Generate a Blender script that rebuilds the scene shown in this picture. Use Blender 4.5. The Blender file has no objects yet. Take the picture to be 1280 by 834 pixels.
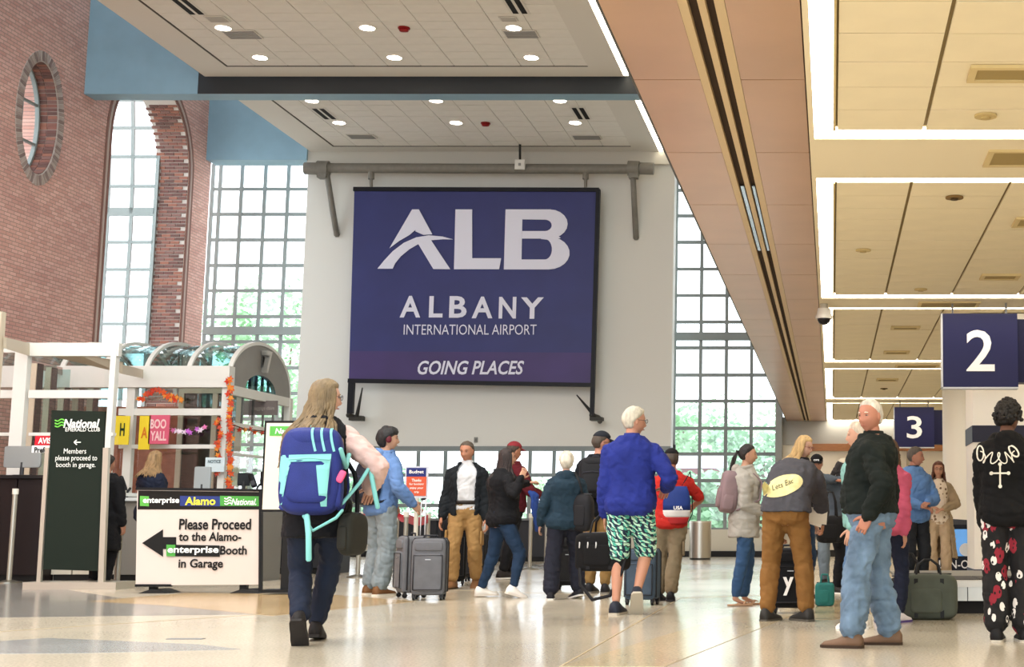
import bpy, bmesh, math, random
from math import sin, cos, pi, radians as R, sqrt, atan2
from mathutils import Vector as V, Matrix, noise
from mathutils.bvhtree import BVHTree
random.seed(7)
S = bpy.context.scene
C = S.collection
# ---------------------------------------------------------------- camera
FPX, CX, CY, HOR, CH = 1800.0, 1040.0, 417.0, 652.0, 0.86
TH = math.atan((HOR-CY)/FPX); ST, CT = sin(TH), cos(TH)
cd = bpy.data.cameras.new('camera'); cam = bpy.data.objects.new('camera', cd); C.objects.link(cam)
cd.sensor_width = 36; cd.sensor_fit = 'HORIZONTAL'; cd.lens = FPX/1280*36
cd.shift_x = (640-CX)/1280; cd.shift_y = 0; cd.clip_start = .05; cd.clip_end = 500
cam.location = (0, 0, CH); cam.rotation_euler = (pi/2+TH, 0, 0)
S.camera = cam
# ---------------------------------------------------------------- exposure, world, lamps
vs = S.view_settings
vs.view_transform = 'Standard'; vs.look = 'None'; vs.exposure = 0.85; vs.gamma = 1; vs.use_curve_mapping = False
w = bpy.data.worlds.new('world'); S.world = w; w.use_nodes = True
bg = w.node_tree.nodes['Background']; bg.inputs[0].default_value = (.86, .94, 1, 1); bg.inputs[1].default_value = 2.2
def area(name, loc, rot, sx, sy, power, col):
    l = bpy.data.lights.new(name, 'AREA'); l.shape = 'RECTANGLE'; l.size = sx; l.size_y = sy; l.energy = power; l.color = col
    o = bpy.data.objects.new(name, l); C.objects.link(o); o.location = loc; o.rotation_euler = rot
    return o
# unseen fill lamps added overhead, out of frame, to brighten the hall
area('hall_fill_light', (-7.5, 6, 9.7), (0, 0, 0), 7, 9, 700, (1, .96, .9))
area('hall_fill_light', (-7.5, 15, 9.85), (0, 0, 0), 7, 5, 500, (1, .96, .9))
area('hall_fill_light', (3.6, 4.0, 3.28), (0, 0, 0), 5, 5, 115, (1, .88, .72))
# ---------------------------------------------------------------- pixel helpers (frame 1280x834)
def ray(x, y):
    u = (x-CX)/FPX; v = (CY-y)/FPX
    return u, CT - v*ST, ST + v*CT
def P(x, y, Y):
    a, b, c = ray(x, y); k = Y/b
    return V((a*k, Y, CH+c*k))
def PZ(x, y, z):
    a, b, c = ray(x, y); k = (z-CH)/c
    return V((a*k, b*k, z))
def PX(x, y, X):
    a, b, c = ray(x, y); k = X/a
    return V((X, b*k, CH+c*k))
# ---------------------------------------------------------------- materials
MC = {}
def mat(name, col, rough=.6, metal=0, emit=None, es=0, bump=0, bscale=60, var=0, vscale=8, spec=.5, stretch=(1,1,1), coat=0):
    if name in MC: return MC[name]
    m = bpy.data.materials.new(name); m.use_nodes = True; MC[name] = m
    nt = m.node_tree; b = nt.nodes['Principled BSDF']
    b.inputs['Base Color'].default_value = (*col, 1); b.inputs['Roughness'].default_value = rough
    b.inputs['Metallic'].default_value = metal; b.inputs['Specular IOR Level'].default_value = spec
    if coat: b.inputs['Coat Weight'].default_value = coat
    if emit: b.inputs['Emission Color'].default_value = (*emit, 1); b.inputs['Emission Strength'].default_value = es
    if var or bump:
        tc = nt.nodes.new('ShaderNodeTexCoord'); mp = nt.nodes.new('ShaderNodeMapping')
        mp.inputs['Scale'].default_value = stretch
        nt.links.new(tc.outputs['Object'], mp.inputs[0])
    if var:
        n = nt.nodes.new('ShaderNodeTexNoise'); n.inputs['Scale'].default_value = vscale; n.inputs['Detail'].default_value = 5
        nt.links.new(mp.outputs[0], n.inputs[0])
        r = nt.nodes.new('ShaderNodeValToRGB')
        r.color_ramp.elements[0].position = .3; r.color_ramp.elements[1].position = .7
        r.color_ramp.elements[0].color = (*[c*(1-var) for c in col], 1)
        r.color_ramp.elements[1].color = (*[min(1, c*(1+var)) for c in col], 1)
        nt.links.new(n.outputs[0], r.inputs[0]); nt.links.new(r.outputs[0], b.inputs['Base Color'])
    if bump:
        n2 = nt.nodes.new('ShaderNodeTexNoise'); n2.inputs['Scale'].default_value = bscale; n2.inputs['Detail'].default_value = 3
        nt.links.new(mp.outputs[0], n2.inputs[0])
        bp = nt.nodes.new('ShaderNodeBump'); bp.inputs['Strength'].default_value = bump; bp.inputs['Distance'].default_value = .01
        nt.links.new(n2.outputs[0], bp.inputs['Height']); nt.links.new(bp.outputs[0], b.inputs['Normal'])
    return m
def hexc(h):
    h = h.lstrip('#'); c = [int(h[i:i+2], 16)/255 for i in (0, 2, 4)]
    return tuple(x/12.92 if x <= .04045 else ((x+.055)/1.055)**2.4 for x in c)
def cloth(h, rough=.85, var=.12):
    return mat('cloth_'+h, tuple(c*.72 for c in hexc(h)), rough, bump=.35, bscale=220, var=var, vscale=7, spec=.25)
def plain(h, rough=.5, **k):
    if not k.get('metal'): k.setdefault('spec', .22)
    return mat('plain_'+h+str(rough)+''.join(sorted(str(v) for v in k.values())), hexc(h), rough, **k)
def glow(h, s):
    return mat('glow_'+h+str(s), hexc(h), .5, emit=hexc(h), es=s)
def glassm(name='glass', tint=(1,1,1), refl=1.0):
    if name in MC: return MC[name]
    m = bpy.data.materials.new(name); m.use_nodes = True; MC[name] = m
    nt = m.node_tree; nt.nodes.clear()
    o = nt.nodes.new('ShaderNodeOutputMaterial'); t = nt.nodes.new('ShaderNodeBsdfTransparent'); g = nt.nodes.new('ShaderNodeBsdfGlossy')
    t.inputs[0].default_value = (*tint, 1); g.inputs['Roughness'].default_value = .02
    f = nt.nodes.new('ShaderNodeLayerWeight'); f.inputs[0].default_value = .5
    pw = nt.nodes.new('ShaderNodeMath'); pw.operation = 'POWER'; pw.inputs[1].default_value = 5
    ml = nt.nodes.new('ShaderNodeMath'); ml.operation = 'MULTIPLY_ADD'; ml.inputs[1].default_value = .9*refl; ml.inputs[2].default_value = .04*refl
    nt.links.new(f.outputs['Facing'], pw.inputs[0])
    mx = nt.nodes.new('ShaderNodeMixShader')
    nt.links.new(pw.outputs[0], ml.inputs[0]); nt.links.new(ml.outputs[0], mx.inputs[0])
    nt.links.new(t.outputs[0], mx.inputs[1]); nt.links.new(g.outputs[0], mx.inputs[2]); nt.links.new(mx.outputs[0], o.inputs[0])
    return m
GLASS = glassm(); GLASS_T = glassm('glass_teal', (.72,.86,.86)); GLASS_D = glassm('glass_dark', (.25,.33,.34))
# ---------------------------------------------------------------- mesh builder
class MB:
    def __init__(s): s.v = []; s.f = []; s.m = []; s.sm = []
    def add(s, vs, fs, mi=0, smooth=False):
        o = len(s.v); s.v += [V(p) for p in vs]
        for f in fs: s.f.append([i+o for i in f]); s.m.append(mi); s.sm.append(smooth)
        return s
    def box(s, lo, hi, mi=0, M=None):
        x0,y0,z0 = lo; x1,y1,z1 = hi
        vs = [V(p) for p in ((x0,y0,z0),(x1,y0,z0),(x1,y1,z0),(x0,y1,z0),(x0,y0,z1),(x1,y0,z1),(x1,y1,z1),(x0,y1,z1))]
        if M is not None: vs = [M @ p for p in vs]
        return s.add(vs, [(0,3,2,1),(4,5,6,7),(0,1,5,4),(1,2,6,5),(2,3,7,6),(3,0,4,7)], mi)
    def cbox(s, c, sz, mi=0, M=None):
        return s.box([c[i]-sz[i]/2 for i in range(3)], [c[i]+sz[i]/2 for i in range(3)], mi, M)
    def bar(s, a, b, w, d, mi=0, up=(0,0,1)):
        a, b = V(a), V(b); z = (b-a).normalized(); u = V(up)
        if abs(z.dot(u)) > .98: u = V((0,1,0))
        x = z.cross(u).normalized(); y = x.cross(z)
        vs = []
        for p in (a, b):
            for i, j in ((-1,-1),(1,-1),(1,1),(-1,1)): vs.append(p + x*(i*w/2) + y*(j*d/2))
        return s.add(vs, [(0,3,2,1),(4,5,6,7),(0,1,5,4),(1,2,6,5),(2,3,7,6),(3,0,4,7)], mi)
    def prism(s, pts, d, mi=0):
        # pts: planar 3d loop, d: extrusion vector
        n = len(pts); d = V(d); a = [V(p) for p in pts]; b = [p+d for p in a]
        return s.add(a+b, [list(range(n))[::-1], list(range(n, 2*n))] + [(i, (i+1)%n, n+(i+1)%n, n+i) for i in range(n)], mi)
    def tube(s, pts, rad, n=10, mi=0, smooth=True, flat=None, up=None):
        # rounded-ended tube; rad float or list; flat = (a,b) multipliers of the section
        pts = [V(p) for p in pts]; m = len(pts)
        if not isinstance(rad, (list, tuple)): rad = [rad]*m
        ca, cb = flat or (1, 1)
        tan = []
        for i in range(m):
            a = pts[max(0, i-1)]; b = pts[min(m-1, i+1)]; t = b-a
            tan.append(t.normalized() if t.length > 1e-9 else V((0,0,1)))
        u = V(up) if up else (V((0,0,1)) if abs(tan[0].z) < .9 else V((0,1,0)))
        rings = []; x = tan[0].cross(u)
        if x.length < 1e-4: x = tan[0].orthogonal()
        x.normalize()
        def ring(c, t, r):
            nonlocal x
            x = (x - t*x.dot(t)); x = x.normalized() if x.length > 1e-6 else t.orthogonal().normalized()
            y = x.cross(t)
            return [c + x*(cos(2*pi*k/n)*r*ca) + y*(sin(2*pi*k/n)*r*cb) for k in range(n)]
        rr = [(pts[0]-tan[0]*rad[0]*.6, tan[0], rad[0]*.55)]
        rr += [(pts[i], tan[i], rad[i]) for i in range(m)]
        rr += [(pts[-1]+tan[-1]*rad[-1]*.6, tan[-1], rad[-1]*.55)]
        vs = []; fs = []
        for c, t, r in rr: vs += ring(c, t, r)
        for i in range(len(rr)-1):
            for k in range(n):
                fs.append((i*n+k, i*n+(k+1)%n, (i+1)*n+(k+1)%n, (i+1)*n+k))
        fs.append(list(range(n))[::-1]); fs.append([(len(rr)-1)*n+k for k in range(n)])
        return s.add(vs, fs, mi, smooth)
    def cyl(s, a, b, r, n=16, mi=0, r2=None, smooth=True):
        a, b = V(a), V(b); z = (b-a).normalized(); x = z.orthogonal().normalized(); y = z.cross(x)
        r2 = r if r2 is None else r2; vs = []
        for p, q in ((a, r), (b, r2)):
            vs += [p + x*cos(2*pi*k/n)*q + y*sin(2*pi*k/n)*q for k in range(n)]
        s.add(vs, [(k, (k+1)%n, n+(k+1)%n, n+k) for k in range(n)], mi, smooth)
        s.add(vs, [list(range(n))[::-1], list(range(n, 2*n))], mi, False)
        return s
    def sup(s, c, sz, e=.35, nu=20, nv=12, mi=0, M=None):
        # superellipsoid: soft box; sz = full sizes, small e = boxier
        f = lambda w, q: math.copysign(abs(w)**q, w)
        vs = []; fs = []
        for j in range(nv+1):
            t = -pi/2 + pi*j/nv
            for i in range(nu):
                a = 2*pi*i/nu
                p = V((f(cos(t), e)*f(cos(a), e)*sz[0]/2, f(cos(t), e)*f(sin(a), e)*sz[1]/2, f(sin(t), e)*sz[2]/2)) + V(c)
                vs.append(M @ p if M is not None else p)
        for j in range(nv):
            for i in range(nu):
                fs.append((j*nu+i, j*nu+(i+1)%nu, (j+1)*nu+(i+1)%nu, (j+1)*nu+i))
        return s.add(vs, fs, mi, True)
    def loft(s, rings, mi=0, smooth=True, closed=True):
        n = len(rings[0]); vs = []; fs = []
        for r in rings: vs += [V(p) for p in r]
        for i in range(len(rings)-1):
            for k in range(n if closed else n-1):
                fs.append((i*n+k, i*n+(k+1)%n, (i+1)*n+(k+1)%n, (i+1)*n+k))
        if closed: fs.append(list(range(n))[::-1]); fs.append([(len(rings)-1)*n+k for k in range(n)])
        return s.add(vs, fs, mi, smooth)
    def xf(s, M): s.v = [M @ p for p in s.v]; return s
    def mesh(s, name, mats):
        me = bpy.data.meshes.new(name); me.from_pydata([tuple(p) for p in s.v], [], s.f)
        for m in (mats if isinstance(mats, (list, tuple)) else [mats]): me.materials.append(m)
        me.polygons.foreach_set('material_index', s.m); me.polygons.foreach_set('use_smooth', s.sm)
        me.update()
        return me
def link(name, me, parent=None):
    o = bpy.data.objects.new(name, me); C.objects.link(o)
    if parent is not None: o.parent = parent
    return o
def obj(name, mb, mats, parent=None, smooth_fix=False):
    # parts are written in world coordinates when their thing carries 'wb' (world built), else local
    if parent is not None and parent.get('wb'):
        root = parent; off = V(parent['wb'])
        mb.v = [p-off for p in mb.v]
    me = mb.mesh(name, mats)
    bm = bmesh.new(); bm.from_mesh(me); bmesh.ops.recalc_face_normals(bm, faces=bm.faces); bm.to_mesh(me); bm.free()
    return link(name, me, parent)
def sub(name, mb, mats, part):
    # sub-part of a part in a world-built thing (parts sit at the thing's origin)
    off = V(part.parent['wb']) if part.parent is not None and part.parent.get('wb') else V()
    mb.v = [p-off for p in mb.v]
    me = mb.mesh(name, mats)
    bm = bmesh.new(); bm.from_mesh(me); bmesh.ops.recalc_face_normals(bm, faces=bm.faces); bm.to_mesh(me); bm.free()
    return link(name, me, part)
def tag(o, label=None, cat=None, group=None, kind=None):
    if label: o['label'] = label
    if cat: o['category'] = cat
    if group: o['group'] = group
    if kind: o['kind'] = kind
    return o
def thing(name, label, cat, loc=(0,0,0), rotz=0, group=None, world=False):
    o = bpy.data.objects.new(name, None); C.objects.link(o); o.empty_display_size = .1
    o.location = loc; o.rotation_euler = (0, 0, rotz)
    if world: o['wb'] = tuple(loc)
    return tag(o, label, cat, group)
def struct(name, mb=None, mats=None, loc=(0,0,0)):
    if mb is None:
        o = bpy.data.objects.new(name, None); C.objects.link(o); o.empty_display_size = .1
    else: o = obj(name, mb, mats)
    o['kind'] = 'structure'
    return o
def piece(name, me, loc, parent, rot=None):
    o = link(name, me, parent); o.location = loc
    if rot: o.rotation_euler = rot
    return o
def copy_tree(o, parent=None):
    c = o.copy(); C.objects.link(c); c.parent = parent
    for ch in [x for x in bpy.data.objects if x.parent == o]: copy_tree(ch, c)
    return c
TC = {}
def text_geo(s, bold=0, shear=0, space=1):
    k = (s, bold, shear, space)
    if k in TC: return TC[k]
    cu = bpy.data.curves.new('t', 'FONT'); cu.body = s; cu.size = 1; cu.offset = bold; cu.shear = shear; cu.space_character = space
    cu.resolution_u = 3; cu.align_x = 'CENTER'
    o = bpy.data.objects.new('t', cu); C.objects.link(o)
    bpy.context.view_layer.update()
    me = o.to_mesh(); vs = [v.co.copy() for v in me.vertices]; fs = [list(p.vertices) for p in me.polygons]
    o.to_mesh_clear(); bpy.data.objects.remove(o); bpy.data.curves.remove(cu)
    x0 = min(v.x for v in vs); x1 = max(v.x for v in vs); y0 = min(v.y for v in vs); y1 = max(v.y for v in vs)
    TC[k] = ([((v.x-x0)/(x1-x0)-.5, (v.y-y0)/(y1-y0)-.5) for v in vs], fs, (x1-x0)/(y1-y0))
    return TC[k]
def put_text(mb, s, c, w, h, ax=(1,0,0), ay=(0,0,1), bold=0, shear=0, space=1, mi=0, thick=.004):
    # flat lettering with a hair of thickness, box w x h centred at c
    vs, fs, asp = text_geo(s, bold, shear, space); ax, ay, c = V(ax), V(ay), V(c)
    if w is None: w = h*asp
    n = ax.cross(ay).normalized()
    a = [c + ax*(x*w) + ay*(y*h) + n*thick for x, y in vs]
    mb.add(a, fs, mi)
    return w
# ================================================================= SHELL
YW, YG, XB = 35.0, 36.0, -15.5
ZC = P(600, 191, YW).z            # hall ceiling clouds
ZS = 3.35                         # low ceiling / soffit
def YZ(y, z): return PZ(CX, y, z).y
WHITE = mat('wall_paint', hexc('dcdad2'), .7, bump=.05, bscale=30)
FRAME_D = mat('mullion', hexc('8f9896'), .5)
FRAME_DR = mat('mullion_dark', hexc('7b8281'), .5)
BLUE = mat('beam_blue', hexc('8bacbd'), .55, var=.06, vscale=2)
WHITE_C = mat('ceiling_white', hexc('dcd8ce'), .85)
TILE = mat('ceiling_tile', hexc('e6e3da'), .95, bump=.12, bscale=90, var=.03, vscale=3)
CREAM = mat('low_ceiling', hexc('e9dcbd'), .8)
CTILE = mat('low_tile', hexc('ecdfbe'), .95, bump=.12, bscale=90, var=.03, vscale=3)
# floor: polished terrazzo
def terrazzo(name, c):
    m = mat(name, c, .16, spec=.5)
    nt = m.node_tree; b = nt.nodes['Principled BSDF']; tc = nt.nodes.new('ShaderNodeTexCoord')
    n = nt.nodes.new('ShaderNodeTexNoise'); n.inputs['Scale'].default_value = 55; n.inputs['Detail'].default_value = 2
    n2 = nt.nodes.new('ShaderNodeTexNoise'); n2.inputs['Scale'].default_value = .35; n2.inputs['Detail'].default_value = 4
    nt.links.new(tc.outputs['Object'], n.inputs[0]); nt.links.new(tc.outputs['Object'], n2.inputs[0])
    r = nt.nodes.new('ShaderNodeValToRGB'); r.color_ramp.elements[0].position = .38; r.color_ramp.elements[1].position = .6
    r.color_ramp.elements[0].color = (*[q*.8 for q in c], 1); r.color_ramp.elements[1].color = (*[min(1, q*1.06) for q in c], 1)
    nt.links.new(n.outputs[0], r.inputs[0])
    mx = nt.nodes.new('ShaderNodeMixRGB'); mx.blend_type = 'MULTIPLY'; mx.inputs[0].default_value = .35
    nt.links.new(r.outputs[0], mx.inputs[1]); nt.links.new(n2.outputs[0], mx.inputs[2]); nt.links.new(mx.outputs[0], b.inputs['Base Color'])
    mr = nt.nodes.new('ShaderNodeMapRange'); mr.inputs[3].default_value = .1; mr.inputs[4].default_value = .26
    nt.links.new(n2.outputs[0], mr.inputs[0]); nt.links.new(mr.outputs[0], b.inputs['Roughness'])
    return m
TZ = terrazzo('terrazzo_cream', hexc('d3c9b4'))
floor = struct('floor', MB().box((-22, -6, -.2), (14, 37.5, 0)), TZ)
def fpoly(pts, z=.0015): return [tuple(PZ(x, y, 0).xy) + (z,) for x, y in pts]
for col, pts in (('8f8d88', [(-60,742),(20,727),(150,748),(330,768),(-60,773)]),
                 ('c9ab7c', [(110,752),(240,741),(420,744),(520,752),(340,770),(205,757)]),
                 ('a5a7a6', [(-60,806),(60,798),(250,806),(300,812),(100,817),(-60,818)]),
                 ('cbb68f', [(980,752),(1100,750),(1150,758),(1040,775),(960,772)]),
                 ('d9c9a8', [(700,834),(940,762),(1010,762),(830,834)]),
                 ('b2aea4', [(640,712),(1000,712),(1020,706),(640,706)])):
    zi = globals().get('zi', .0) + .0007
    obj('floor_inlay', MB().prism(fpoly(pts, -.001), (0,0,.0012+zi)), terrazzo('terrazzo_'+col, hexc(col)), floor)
p = PZ(232, 799, 0); obj('floor_plate', MB().box((p.x-.13, p.y-.04, 0), (p.x+.13, p.y+.04, .004)), plain('77777a', .4), floor)
# thin metal joints in the terrazzo
jm = plain('b9a888', .35)
for a_, b_ in (((700,834),(850,748)), ((850,748),(1010,742)), ((0,790),(330,768)), ((480,735),(850,748))):
    qa, qb = PZ(*a_, 0), PZ(*b_, 0); obj('floor_joint', MB().bar((qa.x, qa.y, .002), (qb.x, qb.y, .002), .012, .002), jm, floor)

# ---- brick wall on the left with an arch window and an oval window
def brick_mat(name, c1, c2, mortar, sc=1.0):
    m = mat(name, c1, .85); nt = m.node_tree; b = nt.nodes['Principled BSDF']
    tc = nt.nodes.new('ShaderNodeTexCoord'); sp = nt.nodes.new('ShaderNodeSeparateXYZ'); cb = nt.nodes.new('ShaderNodeCombineXYZ')
    nt.links.new(tc.outputs['Object'], sp.inputs[0]); nt.links.new(sp.outputs[1], cb.inputs[0]); nt.links.new(sp.outputs[2], cb.inputs[1])
    br = nt.nodes.new('ShaderNodeTexBrick'); br.inputs['Scale'].default_value = 1
    br.inputs['Brick Width'].default_value = .215*sc; br.inputs['Row Height'].default_value = .072*sc
    br.inputs['Mortar Size'].default_value = .007; br.inputs['Mortar Smooth'].default_value = .2
    br.inputs['Color1'].default_value = (*c1, 1); br.inputs['Color2'].default_value = (*c2, 1); br.inputs['Mortar'].default_value = (*mortar, 1)
    nt.links.new(cb.outputs[0], br.inputs[0])
    n = nt.nodes.new('ShaderNodeTexNoise'); n.inputs['Scale'].default_value = .8; n.inputs['Detail'].default_value = 6
    mp = nt.nodes.new('ShaderNodeMapping'); mp.inputs['Scale'].default_value = (1, .5, 1.6)
    nt.links.new(tc.outputs['Object'], mp.inputs[0]); nt.links.new(mp.outputs[0], n.inputs[0])
    r = nt.nodes.new('ShaderNodeValToRGB'); r.color_ramp.elements[0].position = .35; r.color_ramp.elements[1].position = .68
    r.color_ramp.elements[0].color = (.86, .83, .86, 1); r.color_ramp.elements[1].color = (1.0, 1.0, 1.0, 1)
    nt.links.new(n.outputs[0], r.inputs[0])
    mx = nt.nodes.new('ShaderNodeMixRGB'); mx.blend_type = 'MULTIPLY'; mx.inputs[0].default_value = 1
    nt.links.new(br.outputs[0], mx.inputs[1]); nt.links.new(r.outputs[0], mx.inputs[2]); nt.links.new(mx.outputs[0], b.inputs['Base Color'])
    bp = nt.nodes.new('ShaderNodeBump'); bp.inputs['Strength'].default_value = .6; bp.inputs['Distance'].default_value = .01; bp.invert = True
    nt.links.new(br.outputs[1], bp.inputs['Height']); nt.links.new(bp.outputs[0], b.inputs['Normal'])
    return m
BR = brick_mat('brick_wall', hexc('e8bbac'), hexc('d5a191'), hexc('a88c82'))
ARC = dict(y=32.05, z=9.1, r=1.85, z0=2.6); OVC = (27.4, PX(49, 147, XB).z, .64, 1.13)
def arch_loop(r, x, z0, n=20):
    a = [(x, ARC['y']-r, z0)]
    a += [(x, ARC['y']-r*cos(pi*k/n), ARC['z']+r*sin(pi*k/n)) for k in range(n+1)]
    return a + [(x, ARC['y']+r, z0)]
def oval_loop(ry, rz, x, n=40): return [(x, OVC[0]+ry*cos(2*pi*k/n), OVC[1]+rz*sin(2*pi*k/n)) for k in range(n)]
wl = MB().box((XB-.75, -6, 0), (XB, 35.1, 15))
wall_left = struct('wall_left', wl, BR)
def cut(target, mb):
    t = obj('cutter', mb, BR); m = target.modifiers.new('b', 'BOOLEAN'); m.object = t; m.operation = 'DIFFERENCE'; m.solver = 'EXACT'
    dg = bpy.context.evaluated_depsgraph_get(); me = bpy.data.meshes.new_from_object(target.evaluated_get(dg))
    target.modifiers.clear(); target.data = me; bpy.data.objects.remove(t)
cut(wall_left, MB().prism(arch_loop(ARC['r'], XB-1, ARC['z0']), (2, 0, 0)))
cut(wall_left, MB().prism(oval_loop(OVC[2], OVC[3], XB-1), (2, 0, 0)))
BRKS = [mat('brick_%d' % i, hexc(h), .85, bump=.3, bscale=60) for i, h in enumerate(('86574b', '93604f', '6f4a43', '7d5a52', '674841'))]
bmesh_b = [MB().cbox((0,0,0), (.2, .03, .072)).mesh('brick', m) for m in BRKS]
# reveal bricks of the arch (far jamb and the curve above it) on a pale mortar bed
MORTAR = mat('mortar_bed', hexc('c4b8b0'), .9)
arc_in = [V((XB-.002, q[1], q[2])) for q in arch_loop(ARC['r'], XB, 2.6, 30)]
cy_ = V((0, ARC['y'], ARC['z']))
m_ = MB(); rg_ = []
for q in arc_in:
    c_q = V((0, q.y-ARC['y'], max(0, q.z-ARC['z']))).normalized()*.006
    rg_.append([q, q+V((-.745, 0, 0)), q+V((-.745, 0, 0))-c_q, q-c_q])
m_.loft(rg_, smooth=False); obj('mortar_bed', m_, MORTAR, wall_left)
bmesh_b = [MB().cbox((0,0,0), (w_, .03, .064)).mesh('brick', m) for m in BRKS for w_ in (.205, .098)]
for row in range(96):
    zz = 3.0+row*.083; xs__ = ((.11, 0), (.33, 0), (.55, 0)) if row % 2 else ((.055, 1), (.22, 0), (.44, 0), (.66, 0))
    for xo_, hf in xs__:
        if row % 2 == 0 and row % 4 == 2 and hf: continue
        x = XB-xo_
        if zz < ARC['z']: loc = (x, ARC['y']+ARC['r']-.012, zz); rot = None
        else:
            a = (zz-ARC['z'])/ARC['r']
            if a > 1.1: break
            loc = (x, ARC['y']+(ARC['r']-.012)*cos(a), ARC['z']+(ARC['r']-.012)*sin(a)); rot = (a, 0, 0)
        piece('brick', bmesh_b[random.randrange(5)*2+hf], loc, wall_left, rot)
# three slim rings of soldier bricks round the arch
for q, rr in enumerate((.06, .15, .24)):
    lo = arch_loop(ARC['r']+rr+.035, XB, ARC['z0']); li = arch_loop(ARC['r']+rr-.035, XB, ARC['z0'])
    mb = MB(); th = .016-.003*q
    mb.loft([[a, b, V(b)+V((th,0,0)), V(a)+V((th,0,0))] for a, b in zip(lo, li)], smooth=False)
    obj('arch_moulding', mb, mat('moulding%d' % (q % 2), hexc(('8a6156', 'c0aaa0')[q % 2]), .85, bump=.3, bscale=30), wall_left)
# soldier bricks round the oval window and two courses lining its reveal
def ovring(ry0, rz0, ry1, rz1, x0, x1, n=48):
    a = oval_loop(ry0, rz0, x0, n); b = oval_loop(ry1, rz1, x0, n); m = MB(); rg = []
    for p_, q_ in zip(a+a[:1], b+b[:1]): rg.append([V(p_), V(q_), V(q_)+V((x1-x0, 0, 0)), V(p_)+V((x1-x0, 0, 0))])
    return m.loft(rg, smooth=False)
obj('mortar_ring', ovring(OVC[2], OVC[3], OVC[2]+.21, OVC[3]+.21, XB-.01, XB+.006), MORTAR, wall_left)
obj('mortar_lining', ovring(OVC[2]-.008, OVC[3]-.008, OVC[2]+.001, OVC[3]+.001, XB, XB-.4), MORTAR, wall_left)
RB = [mat('ring_brick%d' % k, hexc(h), .85) for k, h in enumerate(('a39088', '8c7771', 'b3a199'))]
rb_m = [MB().cbox((0,0,0), (.03, .062, .195)).mesh('ring_brick', m) for m in RB]; lb_m = [MB().cbox((0,0,0), (.185, .064, .02)).mesh('lining_brick', m) for m in BRKS]
nb_ = 76; per = [V((OVC[2]*cos(2*pi*k/720), OVC[3]*sin(2*pi*k/720), 0)) for k in range(721)]
acc = [0]
for k in range(720): acc.append(acc[-1]+(per[k+1]-per[k]).length)
for k in range(nb_):
    tgt = acc[-1]*(k+.5)/nb_; idx = min(719, next(i for i in range(721) if acc[i] >= tgt)); a = 2*pi*idx/720
    nrm = V((0, cos(a)/OVC[2], sin(a)/OVC[3])).normalized(); rot = (atan2(-nrm.y, nrm.z), 0, 0)
    bp_ = V((XB, OVC[0]+OVC[2]*cos(a), OVC[1]+OVC[3]*sin(a)))
    piece('ring_brick', rb_m[k % 3], tuple(bp_+nrm*.105+V((.004, 0, 0))), wall_left, rot)
    for q in (0, 1): piece('lining_brick', lb_m[(k*3+q) % 5], tuple(bp_-nrm*.014+V((-.1-q*.197, 0, 0))), wall_left, rot)
# glazed bay behind the arch: its far side is the window seen through the arch
win = struct('window_1'); YB1 = ARC['y']+ARC['r']-.06
def wall_bar(a, b, w, m, par, nm='mullion'):
    obj(nm, MB().bar(a, b, w, w), m, par)
bx0, bx1 = XB-3.2, XB-.72
ys_ = (92, 125, 160, 196, 233, 265, 303, 337, 371, 405, 440)
zz_ = [P(165, y, YB1).z for y in ys_]
def bx(px): return P(px, 300, YB1).x
cols_ = [bx(70), bx(102), bx(133), bx(163), bx1]
for k, z in enumerate(zz_): obj('transom', MB().box((bx0, YB1-.03, z-(.1 if k == 5 else .035)), (bx1, YB1+.03, z+(.1 if k == 5 else .035))), FRAME_D, win)
zt_ = P(165, 80, YB1).z
for i_, x_ in enumerate(cols_):
    pts_ = [V((x_, YB1-.005, 0)), V((x_, YB1-.005, zz_[6])), V((x_-.03, YB1-.005, zz_[4])), V((x_-.10, YB1-.005, zz_[2])), V((x_-.22, YB1-.005, zt_))] if i_ < 4 else [V((x_, YB1-.005, 0)), V((x_, YB1-.005, zt_))]
    m_ = MB()
    for q in range(len(pts_)-1): m_.bar(pts_[q], pts_[q+1]+V((0, 0, .0)), .085, .05, up=(0, 1, 0))
    obj('mullion', m_, FRAME_D, win)
zr_ = [0]+sorted(zz_)+[zt_]
for a_, b_ in zip(cols_[:-1], cols_[1:]):
    for c_q, d_q in zip(zr_[:-1], zr_[1:]): obj('pane', MB().box((a_+.05, YB1+.01, c_q+.04), (b_-.05, YB1+.018, d_q-.04)), GLASS, win)
for k in range(4):
    z = k*2.9
    obj('mullion', MB().box((bx0-.04, ARC['y']-ARC['r']-.3, z), (bx0+.04, ARC['y']-ARC['r']-.22, z+2.9)), FRAME_D, win)
    obj('side_pane', MB().box((bx0-.004, ARC['y']-ARC['r']-.2, z+.05), (bx0+.004, YB1-.1, z+2.85)), GLASS, win)
# oval window
win = struct('window_2'); xo = XB-.38
obj('frame', MB().loft([[V(a)+V((-.04,0,0)), V(a)+V((.04,0,0)), V(b)+V((.04,0,0)), V(b)+V((-.04,0,0))] for a, b in zip(oval_loop(OVC[2], OVC[3], xo)+oval_loop(OVC[2], OVC[3], xo)[:1], oval_loop(OVC[2]-.07, OVC[3]-.07, xo)+oval_loop(OVC[2]-.07, OVC[3]-.07, xo)[:1])], smooth=False), FRAME_D, win)
wall_bar((xo, OVC[0], OVC[1]-OVC[3]), (xo, OVC[0], OVC[1]+OVC[3]), .05, FRAME_D, win)
for dz in (-.4, .4):
    hw = OVC[2]*sqrt(1-(dz/OVC[3])**2); wall_bar((xo, OVC[0]-hw, OVC[1]+dz), (xo, OVC[0]+hw, OVC[1]+dz), .05, FRAME_D, win)
obj('pane', MB().prism(oval_loop(OVC[2]-.05, OVC[3]-.05, xo-.02), (.008,0,0)), GLASS, win)

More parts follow.
